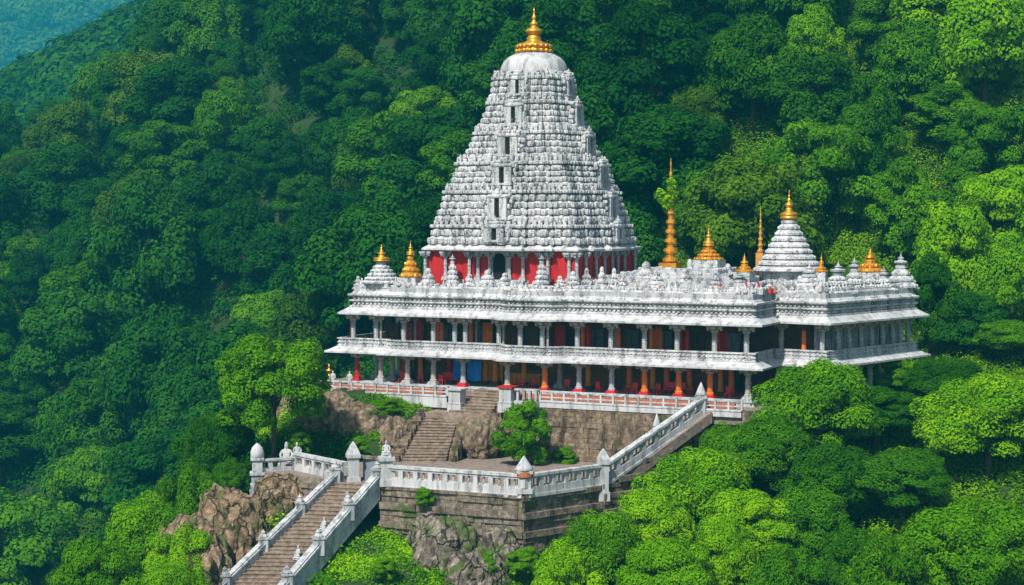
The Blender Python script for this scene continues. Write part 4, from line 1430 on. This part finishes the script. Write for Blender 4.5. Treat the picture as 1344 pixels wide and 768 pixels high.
# ------------------------------------------------------------------ lower stair with its balustrades
sl0, sr0 = at(284, 790, 122.4), at(346, 790, 122.4)
sl1, sr1 = at(443, 635, 132.3), at(487, 636, 131.4)
sl0.z = sr0.z = at(340, 790, 122.4).z
sl1.z = sr1.z = -5.02
lst = stair('lower_stair', sl0, sr0, sl1, sr1, 30, 'step', 'long brown stone stair descending from the white gate', deep=1.6)
def stair_rail(parent, p0, p1, name, n, mat, h, w, seed):
    """stepped coping wall beside a stair: short leaning lengths between small piers"""
    o = Vector(parent.location)
    p0, p1 = Vector(p0) - o, Vector(p1) - o
    b = MB(); rr = random.Random(seed)
    for i in range(n):
        a, c = p0.lerp(p1, i / n), p0.lerp(p1, (i + 1) / n)
        sag = .10
        a2 = a + Vector((0, 0, -sag if i % 2 else 0))
        b.beam(a, c, w, -1.3, h * .62)
        b.beam(a, c, w + .22, h * .62 - .004, h * .80)
        b.beam(a.lerp(c, .02), a.lerp(c, .98), w + .02, h * .78, h * .98)
    b.build(name, M[mat], parent)
    for i in range(1, n + 1, 3):
        c = p0.lerp(p1, i / n)
        pb = MB()
        pb.box((c.x, c.y, c.z + h * .45), (w * 1.3, w * 1.3, h * 1.5), .3)
        pb.box((c.x, c.y, c.z + h * 1.24), (w * 1.5, w * 1.5, .14), .3)
        pb.lathe((c.x, c.y, c.z + h * 1.31 + .0), [(w * .6, 0), (w * .66, .1), (w * .3, .32), (w * .36, .4), (w * .05, .62)], 10)
        pb.build('baluster_pier', M[mat], parent)
stair_rail(lst, sl0 + Vector((-.35, 0, .1)), sl1 + Vector((-.2, .2, .1)), 'left_coping', 10, 'white', .75, .5, 3)
stair_rail(lst, sr0 + Vector((.95, -.1, .1)), sr1 + Vector((.5, -.1, .1)), 'right_coping', 10, 'white', .85, .6, 4)
for i, f in enumerate((.32, .56, .78)):
    c = Vector(sr0).lerp(Vector(sr1), f) + Vector((-.1, 0, .0))
    statue(c, c.z + .22, 1.15, ('small white guardian statue lowest on the stair', 'small white guardian statue halfway up the stair', 'small white guardian statue highest on the stair')[i], rz=-.9, group='guardian statues on the lower stair')

# ------------------------------------------------------------------ rocks
def rock(px, py, d, size, seed, mat, label, rz=0.0, flat=1.0, sink=.25, name='boulder', tilt=0.0):
    bm = bmesh.new()
    bmesh.ops.create_icosphere(bm, subdivisions=5, radius=1)
    for v in bm.verts:
        p = v.co.normalized()
        q = p * 1.3 + Vector((seed * 7.3, seed * 1.9, 0))
        f1 = noise.voronoi(q * 1.7)[0][0]; f2 = noise.voronoi(Vector((q.x * 4.5, q.y * 4.5, q.z * 2.2)))[0][0]
        r_ = 1 + .26 * (.5 - f1) + .13 * (.4 - f2) + .20 * noise.noise(q) + .07 * (1 - abs(noise.noise(Vector((q.x * 3.2, q.y * 3.2, q.z * 1.0)))) * 2) + .045 * noise.noise(Vector((q.x * 8, q.y * 8, q.z * 2.2))) + .015 * noise.noise(q * 16)
        strat = .02 * math.sin((p.z * .5 + p.x * 1.2) * 11 + 3 * noise.noise(q * 2))
        v.co = p * (r_ + strat)
        v.co.x *= size[0]; v.co.y *= size[1]; v.co.z *= size[2]
    me = bpy.data.meshes.new(name)
    bm.to_mesh(me); bm.free()
    me.materials.append(M[mat])
    me.polygons.foreach_set('use_smooth', [False] * len(me.polygons))
    o = link(bpy.data.objects.new(name, me))
    p = at(px, py, d)
    o.location = p
    o.rotation_euler = (tilt, 0, rz)
    return tag(o, label, 'rock')
rock(252, 775, 125.5, (2.9, 4.2, 5.4), 1, 'rock', 'big tawny cliff rock at the bottom edge left of the lower stair', tilt=-.5, rz=.5)
rock(308, 708, 130.5, (2.6, 3.0, 4.0), 11, 'rock', 'tawny cliff rock between the tall pillar and the lower stair', tilt=-.4, rz=.9)
rock(372, 668, 135.6, (2.4, 1.8, 2.7), 5, 'rock', 'brown rock face under the tall corner pillar')
rock(588, 742, 125.4, (2.5, 2.0, 3.5), 2, 'greyrock', 'grey outcrop in the grass below the bastion wall', tilt=.2)
rock(560, 705, 127.2, (1.4, 1.2, 1.7), 12, 'greyrock', 'mossy grey rock between grass slope and bastion wall')
rock(625, 765, 122.5, (2.2, 1.8, 2.3), 13, 'greyrock', 'grey rock cut by the bottom edge below the bastion')
rock(655, 728, 126, (1.7, 1.4, 2.0), 7, 'greyrock', 'smaller grey rock at foot of the bastion corner')
rock(430, 552, 149.8, (2.8, 1.6, 2.4), 3, 'rubble', 'brown rock bank under the left terrace, nearest the tree')
rock(478, 562, 148.8, (3.2, 1.6, 2.3), 4, 'rubble', 'tan rock bank left of the upper stair')
rock(520, 575, 146.2, (1.3, 1.2, 1.8), 8, 'rubble', 'rough brown rock beside the left cheek of upper stair')
rock(632, 575, 145.6, (1.9, 1.3, 2.2), 9, 'rubble', 'rough brown rock right of the upper stair')

# ------------------------------------------------------------------ verandah furniture
def chair(s, t, rz, label):
    e = empty('chair', (*T(s, t), 0.455 if t > -0.4 else 0), YAW + rz)
    tag(e, label, 'chair', 'red chairs on the verandah')
    b = MB(); b.box((0, 0, .44), (.5, .48, .06)); b.build('seat', M['redplastic'], e)
    b = MB(); b.box((0, .24, .74), (.5, .05, .5), taper=.92); b.build('backrest', M['redplastic'], e)
    for x in (-.21, .21):
        for y in (-.2, .2):
            b = MB(); b.box((x, y, .205), (.06, .06, .41)); b.build('leg', M['redplastic'], e)
for px, t, rz, lab in ((527, .9, 0, 'red chair left of the second white column'), (552, 1.2, .5, 'red chair between second and third white columns'), (580, .8, 3.0, 'red chair left of the blue hanging cloth'), (684, .6, .2, 'red chair in front of the low ochre screen'), (698, .9, -.4, 'red chair just left of the first orange column'), (744, 1.0, .3, 'red chair left of the grey column with a red base'), (787, .8, 2.8, 'red chair midway along the right verandah'), (833, .9, .1, 'red chair just left of the second orange column'), (862, .9, -.3, 'red chair just right of the second orange column'), (918, .9, .2, 'red chair left of the third orange column'), (955, .9, 0, 'red chair nearest the right end of the verandah')):
    s, _ = on_plane(px, 500, t)
    chair(s, t, rz, lab)
def bench(px, t, label):
    s, _ = on_plane(px, 500, t)
    e = empty('bench', (*T(s, t), .455), YAW); tag(e, label, 'bench')
    b = MB(); b.box((0, 0, .45), (1.9, .55, .07)); b.build('seat', M['redplastic'], e)
    b = MB(); b.box((0, .27, .8), (1.9, .06, .55)); b.build('backrest', M['redplastic'], e)
    for x in (-.8, .8):
        b = MB(); b.box((x, 0, .205), (.08, .45, .41)); b.build('leg', M['wood'], e)
bench(592, 1.8, 'long red bench behind the blue hanging cloth')
bench(885, 1.9, 'long red bench behind the right columns')
# blue cloth
def cloth(px, py, t, w, h, label, zb):
    s, _ = on_plane(px, py, t)
    b = MB()
    n, m_ = 14, 8
    vs, fs = [], []
    for side in (0, .03):
        for j in range(m_ + 1):
            for i in range(n + 1):
                f = i / n
                vs.append(((f - .5) * w, .12 * math.sin(f * 17 + j * .3) * (1 - j / m_ * .6) + side, h * j / m_ + .08 * math.sin(f * 9) * (j == 0)))
    k = (m_ + 1) * (n + 1)
    for o_ in (0, k):
        for j in range(m_):
            for i in range(n):
                a = o_ + j * (n + 1) + i
                fs.append((a, a + 1, a + n + 2, a + n + 1))
    b.add(vs, fs)
    o = b.build('hanging_cloth', M['blue'], None, smooth=True)
    o.location = (*T(s, t), zb)
    o.rotation_euler = (0, 0, YAW)
    tag(o, label, 'cloth')
cloth(622, 488, 1.4, 1.5, 1.9, 'bright blue cloth hung beside the ochre door', .9)
cloth(600, 485, 1.9, .9, 2.2, 'narrow blue cloth hung left of the grey column', .8)

# ------------------------------------------------------------------ vegetation near the temple
tree_px('lone', 358, 430, 142.5, 152, 'bright green spreading tree beside the left terrace', hmax=11)
NEAR = [
 ('near_mid_a', 288, 540, 143.5, 105, 'dense green tree below the spreading tree and pillar'),
 ('near_mid_c', 302, 600, 141.0, 66, 'dark leafy bush tree hugging the tall corner pillar'),
 ('near_c', 248, 612, 136, 95, 'light green tree on the left edge of the spur'),
 ('near_a', 190, 655, 128, 125, 'large bright tree lowest on the left of the spur'),
 ('near_b', 130, 705, 124, 110, 'bright tree at the bottom left edge of the spur'),
 ('near_c', 240, 690, 124, 90, 'yellow green tree between the boulder and lowest left tree'),
 ('near_a', 225, 740, 119, 100, 'bright treetop cut by the bottom edge left of the boulder'),
 ('near_a', 1078, 473, 136, 150, 'bright bushy tree covering the right end of the temple base'),
 ('near_mid_b', 1150, 505, 140, 120, 'mid green tree right of the bushy tree at temple base'),
 ('near_b', 1010, 548, 130, 130, 'bright tree below the right end of the sloping balustrade'),
 ('near_a', 920, 590, 126, 150, 'bright rounded tree beside the sloping balustrade'),
 ('near_b', 985, 640, 120, 130, 'broad bright tree in the middle of the right slope'),
 ('near_c', 850, 640, 121, 120, 'bright tree right of the bastion wall corner'),
 ('near_a', 790, 672, 117, 120, 'bright tree at the foot of the bastion wall'),
 ('near_c', 745, 712, 114, 100, 'low bright tree at the bottom centre of the picture'),
 ('near_b', 880, 702, 113, 130, 'bright tree cut by the bottom edge right of centre'),
 ('near_mid_a', 1060, 640, 121, 130, 'mid green tree in the hollow of the right slope'),
 ('near_mid_c', 1090, 580, 128, 130, 'mid green tree under the bushy tree at temple base'),
 ('near_mid_c', 1040, 715, 112, 120, 'mid green tree cut by the bottom edge below the hollow'),
 ('near_mid_b', 1185, 590, 127, 130, 'shaded green tree in the hollow near the tall right tree'),
 ('near_a', 1300, 492, 133, 165, 'tall bright tree at the right edge above the hollow'),
 ('near_b', 1275, 655, 112, 180, 'large bright tree in the bottom right corner'),
 ('near_c', 1175, 700, 110, 130, 'bright low tree left of the bottom right corner tree'),
 ('near_mid_a', 1240, 470, 148, 110, 'mid green tree behind the tall right edge tree'),
 ('near_b', 1330, 420, 155, 110, 'bright tree on the right edge level with the wing eave'),
 ('near_mid_b', 1180, 465, 152, 90, 'small green tree under the end of the wing eave'),
 ('near_c', 945, 680, 116, 100, 'small bright tree between two larger ones on the right slope'),
 ('near_mid_c', 1120, 690, 115, 100, 'small mid green tree low in the hollow'),
 ('near_a', 955, 560, 131, 90, 'small bright tree just under the sloping balustrade'),
]
NEAR += [
 ('lime_a', 1250, 262, 168, 105, 'round bright tree in the middle of the open right hillside'),
 ('lime_d', 1318, 205, 178, 120, 'broad bright tree at the right edge of the open hillside'),
 ('hill_b', 1222, 330, 162, 80, 'small mid green tree beside the end of the wing roof'),
 ('lime_b', 1330, 305, 163, 95, 'bright tree on the right edge above the wing roof'),
 ('hill_c', 1140, 96, 196, 72, 'tall narrow tree standing alone high on the right slope'),
 ('lime_c', 1185, 205, 184, 85, 'bright tree on the open slope above the domed turret'),
 ('hill_d', 1290, 125, 192, 95, 'mid green tree high above the open right hillside'),
 ('deep_a', 1275, 380, 160, 85, 'dark green tree behind the tall right edge tree'),
]
for a in NEAR:
    q = at(a[1], a[2], a[3])
    placed.append((q.x, q.y, 8.0))
    tree_px(a[0], a[1], a[2], a[3], a[4], a[5], 'trees on the temple spur' if a[3] < 157 else 'trees on the open right hillside')
p = at_z(690, 612, -5.0)
plant('shrub', p.x, p.y + .8, -5.1, 4.9, 5.6, 'bright round shrub against the rubble retaining wall', name='shrub', cat='shrub')
for px, py, d, w, h, lab in ((742, 612, 143, 2.6, 2.0, 'low shrub right of the round shrub on the terrace'), (505, 545, 149.5, 4.0, 1.8, 'leafy shrub on the bank under the left railing'), (395, 590, 140.5, 2.2, 1.8, 'small shrub beside the left balustrade'), (556, 660, 129.2, 1.6, 1.5, 'small shrub at the foot of the stair side wall'), (470, 590, 143.4, 2.0, 1.4, 'low shrub behind the gate posts'), (505, 755, 121.5, 2.2, 1.6, 'shrub at the bottom edge right of the stair'), (640, 750, 122.5, 2.4, 1.8, 'shrub below the grey outcrop'), (690, 745, 122, 3.0, 1.8, 'shrub under the bastion corner')):
    q = at(px, py, d)
    plant('shrub', q.x, q.y, q.z - .3, w, h, lab, name='shrub', cat='shrub')

# ------------------------------------------------------------------ forest on the hillsides
def vacant(x, y, r):
    for a, c, q in placed:
        if (a - x) ** 2 + (c - y) ** 2 < ((r + q) * .5) ** 2:
            return False
    return True
TONE = {'lime': ('bright green', ''), 'olive': ('olive green', ''), 'hill': ('mid green', 'fresh green'), 'deep': ('deep green', 'dark green')}
SHAPE = {'a': 'round crowned', 'b': 'broad lumpy', 'c': 'tall crowned', 'd': 'flat topped'}
rf = random.Random(21)
NF = 0
SPACE = .56
def place_phrase(px, py):
    if px < 190 and py < 190: return 'on the hazy upper left ridge'
    if px < 260:
        return 'high on the left hillside' if py < 330 else ('halfway down the left hillside' if py < 520 else 'in the lower left valley')
    if px < 470:
        return 'upslope left of the tower' if py < 220 else ('left of the temple roof' if py < 400 else 'in the gully beside the spur')
    if px < 650:
        return 'left of the gilded tower top' if py < 110 else 'behind the left tower flank'
    if px < 900:
        return 'high behind the tower dome' if py < 140 else 'behind the roof right of tower'
    if px < 1130:
        return 'high above the round spire' if py < 130 else 'just above the round spire'
    return 'atop the right hillside' if py < 150 else ('on the grassy right hillside' if py < 330 else 'low beside the side wing')
FOREST = []
cand = []
y = 172.0
while y < 440:
    x = -150.0
    while x < 95:
        cand.append((x + rf.uniform(-3, 3), y + rf.uniform(-3, 3)))
        x += 6.5
    y += 6.0
rf.shuffle(cand)
cz = height([c[0] for c in cand], [c[1] for c in cand])
def hidden_by_temple(px, py):
    return (560 < px < 835 and py > 330) or (450 < px < 1000 and py > 350)
for (x, y), z in zip(cand, cz):
    zt = z + 11
    px, py = project(x, y, zt)
    if not (-70 < px < 1400 and -70 < py < 860): continue
    if hidden_by_temple(px, py): continue
    d = y
    right = x > 8
    if right and d > 262: continue
    if NF >= 262: continue
    if y < 200 and x < -5: continue
    if y < 215 and x < -22: continue
    # the bare, grassy slope on the right keeps fewer trees
    if right and px > 960 and py > 130 and rf.random() < .5: continue
    if inside(UPPER, np.array([x]), np.array([y]))[0] or (-30 < x < 48 and y < 181): continue
    w = rf.choice((rf.uniform(9, 12), rf.uniform(12, 16), rf.uniform(15, 22))) * (1.05 if not right else .82)
    if not vacant(x, y, w * SPACE): continue
    placed.append((x, y, w * SPACE))
    k = rf.choice('aabbcd')
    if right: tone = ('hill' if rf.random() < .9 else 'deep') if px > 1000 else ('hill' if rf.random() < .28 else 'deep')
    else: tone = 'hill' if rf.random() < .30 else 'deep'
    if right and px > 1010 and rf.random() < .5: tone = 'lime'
    elif rf.random() < .10: tone = 'olive'
    word = TONE[tone][0]
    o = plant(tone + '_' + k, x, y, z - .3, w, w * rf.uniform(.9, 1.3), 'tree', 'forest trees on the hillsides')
    FOREST.append((o, f'{word} {SHAPE[k]}', place_phrase(px, py + 10), px))
    NF += 1
ORD = ('leftmost', 'second from left', 'third from left', 'fourth from left', 'fifth from left', 'sixth from left', 'seventh from left', 'eighth from left', 'ninth from left')
CNT = ('', '', 'two', 'three', 'four', 'five', 'six', 'seven', 'eight', 'nine', 'ten', 'eleven', 'twelve', 'thirteen', 'fourteen')
kinds_ = {}
for q in FOREST: kinds_.setdefault((q[1], q[2]), []).append(q)
for (desc, where), qs in kinds_.items():
    qs.sort(key=lambda q: q[3])
    for i, q in enumerate(qs):
        n = len(qs)
        if n == 1: q[0]['label'] = f'the only {desc} tree {where}'
        else:
            word = 'rightmost' if i == n - 1 else (ORD[i] if i < len(ORD) else f'number {i + 1} from left')
            q[0]['label'] = f'{word} of {CNT[n] if n < len(CNT) else n} {desc} trees {where}'
print('FOREST TREES', NF)

# ------------------------------------------------------------------ ground cover
def cover(name, n, xr, yr, size, mat, seed, label, keep=None, cat=None, up=.8, lift=.25):
    rng = np.random.default_rng(seed)
    x = rng.uniform(*xr, n); y = rng.uniform(*yr, n)
    m_ = ~inside(UPPER, x, y) & ~inside(LOWER, x, y)
    if keep is not None: m_ &= keep(x, y)
    x, y = x[m_], y[m_]
    # clumped: density and height follow a patchy field
    pat = np.array([noise.noise((a / 3.1, c / 3.1, seed)) for a, c in zip(x, y)])
    m2 = rng.random(len(x)) < .55 + pat
    x, y, pat = x[m2], y[m2], pat[m2]
    # heights from the same sheet the ground uses
    ix = np.clip(np.searchsorted(AX, x) - 1, 0, len(AX) - 2); iy = np.clip(np.searchsorted(AY, y) - 1, 0, len(AY) - 2)
    fx_ = (x - AX[ix]) / (AX[ix + 1] - AX[ix]); fy_ = (y - AY[iy]) / (AY[iy + 1] - AY[iy])
    G = GZ.reshape(GX.shape)
    z = G[iy, ix] * (1 - fx_) * (1 - fy_) + G[iy, ix + 1] * fx_ * (1 - fy_) + G[iy + 1, ix] * (1 - fx_) * fy_ + G[iy + 1, ix + 1] * fx_ * fy_
    z = z + np.abs(rng.normal(size=len(x))) * lift * (1 + 2 * np.clip(pat, 0, 1)) + .05
    pos = np.stack([x, y, z], 1)
    nn = rng.normal(size=(len(x), 3)) * .5 + np.array([-.1, -.35, up])
    v, f, tn = leaf_cloud(pos, nn, size * rng.uniform(.6, 1.4, len(x)), .45 + pat * .5 + rng.normal(size=len(x)) * .14, rng)
    o = link(bpy.data.objects.new(name, quad_mesh(name, v, f, M[mat], tint=tn)))
    return tag(o, label, cat, kind='stuff')
def stair_strip(x, y):
    a, c = np.array(sl0[:2]) + np.array((.5, -2)), np.array(sr1[:2])
    mx = (sl0.x + sr0.x) / 2 + ((sl1.x + sr1.x) / 2 - (sl0.x + sr0.x) / 2) * (y - sl0.y) / (sl1.y - sl0.y)
    return (np.abs(x - mx) > 2.9) | (y > sl1.y + .5)
def terrain_fast(x, y):
    ix = np.clip(np.searchsorted(AX, x) - 1, 0, len(AX) - 2); iy = np.clip(np.searchsorted(AY, y) - 1, 0, len(AY) - 2)
    fx_ = (x - AX[ix]) / (AX[ix + 1] - AX[ix]); fy_ = (y - AY[iy]) / (AY[iy + 1] - AY[iy])
    G = GZ.reshape(GX.shape)
    return G[iy, ix] * (1 - fx_) * (1 - fy_) + G[iy, ix + 1] * fx_ * (1 - fy_) + G[iy + 1, ix] * (1 - fx_) * fy_ + G[iy + 1, ix + 1] * fx_ * fy_
def mounds(name, n, xr, yr, r, k, leaf, mat, seed, label, keep=None, tall=.8):
    """low bushes growing into one another over the slope"""
    rng = np.random.default_rng(seed)
    x = rng.uniform(*xr, n); y = rng.uniform(*yr, n)
    m_ = ~inside(UPPER, x, y) & ~inside(LOWER, x, y)
    px = CX + F * x / y
    m_ &= (px > -160) & (px < 1500)
    if keep is not None: m_ &= keep(x, y)
    x, y = x[m_], y[m_]
    z = terrain_fast(x, y)
    P, Q, S, Tn = [], [], [], []
    for a, c, e in zip(x, y, z):
        rr_ = r * rng.uniform(.5, 1.35)
        q = rng.normal(size=(k, 3)); q /= np.linalg.norm(q, axis=1, keepdims=True); q[:, 2] = np.abs(q[:, 2])
        rad = rr_ * (1 - .35 * rng.random(k) ** 2)
        P.append(np.array([a, c, e - .1]) + q * rad[:, None] * np.array([1, 1, tall]))
        Q.append(q + np.array([0, 0, .4]) + rng.normal(size=(k, 3)) * .38)
        S.append(leaf * rng.uniform(.6, 1.3, k))
        Tn.append(.5 + rng.uniform(-.22, .22) + rng.normal(size=k) * .13)
    v, f, tn = leaf_cloud(np.concatenate(P), np.concatenate(Q), np.concatenate(S), np.concatenate(Tn), rng)
    o = link(bpy.data.objects.new(name, quad_mesh(name, v, f, M[mat], tint=tn)))
    return tag(o, label, kind='stuff')
mounds('undergrowth', 4200, (6, 75), (104, 182), 1.35, 170, .13, 'leaf_cover', 3, 'leafy undergrowth carpeting the slope right of the temple', keep=lambda x, y: (x > 12) | (y < 122) | (y > 175))
mounds('undergrowth', 4600, (2, 95), (178, 262), 2.0, 260, .15, 'leaf_cover', 9, 'leafy undergrowth carpeting the hillside behind the temple')
mounds('undergrowth', 11000, (-165, 8), (176, 500), 2.4, 100, .28, 'leaf_deep', 4, 'dark undergrowth under the trees across the valley')
mounds('undergrowth', 2200, (-62, -13), (100, 170), 1.25, 170, .125, 'leaf_bright', 6, 'leafy undergrowth on the left side of the spur', keep=lambda x, y: stair_strip(x, y) & ~((x > -25) & (y > 142) & (y < 153)) & ~((x > -24) & (y < 131) & (y > 121)))
mounds('rock_plants', 260, (-9, 3), (119, 128), .55, 90, .085, 'leaf_mid', 15, 'small plants overgrowing the grey rocks under the bastion', tall=1.0)
cover('grass', 90000, (-14, 12), (108, 131), .11, 'leaf_bright', 5, 'bright grass on the slope below the bastion wall', keep=stair_strip, lift=.12)
cover('undergrowth', 60000, (-45, -13), (105, 150), .20, 'leaf_mid', 6, 'leafy undergrowth on the left side of the spur', keep=stair_strip, lift=.3)
cover('grass', 26000, (-22, -6), (142, 152), .10, 'leaf_cover', 7, 'patchy grass on the bank between the terraces', lift=.08, keep=lambda x, y: np.array([noise.noise((a / 2.2, c / 2.2, 4.0)) > -.2 for a, c in zip(x, y)]))

# distant woods: one mass
def distant_wood(name, n, fn, xr, yr, r, seed, label, mat):
    rng = np.random.default_rng(seed)
    x = rng.uniform(*xr, n); y = rng.uniform(*yr, n)
    px = CX + F * x / y
    m_ = (px > -90) & (px < 300)
    x, y = x[m_], y[m_]
    z = fn(x, y)
    P, Q, S, Tn = [], [], [], []
    for a, c, e in zip(x, y, z):
        rr_ = r * rng.uniform(.7, 1.3)
        k = 130
        q = rng.normal(size=(k, 3)); q /= np.linalg.norm(q, axis=1, keepdims=True); q[:, 2] = np.abs(q[:, 2]) * 1.1 - .1
        P.append(np.array([a, c, e + rr_ * .5]) + q * rr_ * np.array([1, 1, .95]) * rng.uniform(.8, 1.05, (k, 1))); Q.append(q + rng.normal(size=(k, 3)) * .3)
        S.append(np.full(k, rr_ * .16)); Tn.append(np.full(k, rng.uniform(.15, .75)) + rng.normal(size=k) * .12)
    v, f, tn = leaf_cloud(np.concatenate(P), np.concatenate(Q), np.concatenate(S), np.concatenate(Tn), rng, .8)
    o = link(bpy.data.objects.new(name, quad_mesh(name, v, f, M[mat], tint=tn)))
    return tag(o, label, kind='stuff')
distant_wood('distant_forest', 9000, far_h, (-1500, 0), (1400, 3850), 24.0, 8, 'blue hazy forest covering the far mountainside', 'leaf_mid')

distant_wood('ridge_forest', 3600, ridge_h, (-460, -60), (604, 830), 8.5, 18, 'hazy forest on the middle ridge at upper left', 'leaf_deep')

# ------------------------------------------------------------------ air
b = MB()
b.box((-600, 1900, 160), (4200, 4200, 1500))
hz = b.build('haze', M['white'])
hz.data.materials.clear()
m, nt, out = new_mat('valley_haze')
pv = N(nt, 'ShaderNodeVolumePrincipled')
pv.inputs['Color'].default_value = (0.03, 0.42, 0.56, 1)
pv.inputs['Density'].default_value = 0.00038
nt.links.new(pv.outputs[0], out.inputs['Volume'])
hz.data.materials.append(m)
tag(hz, kind='stuff')
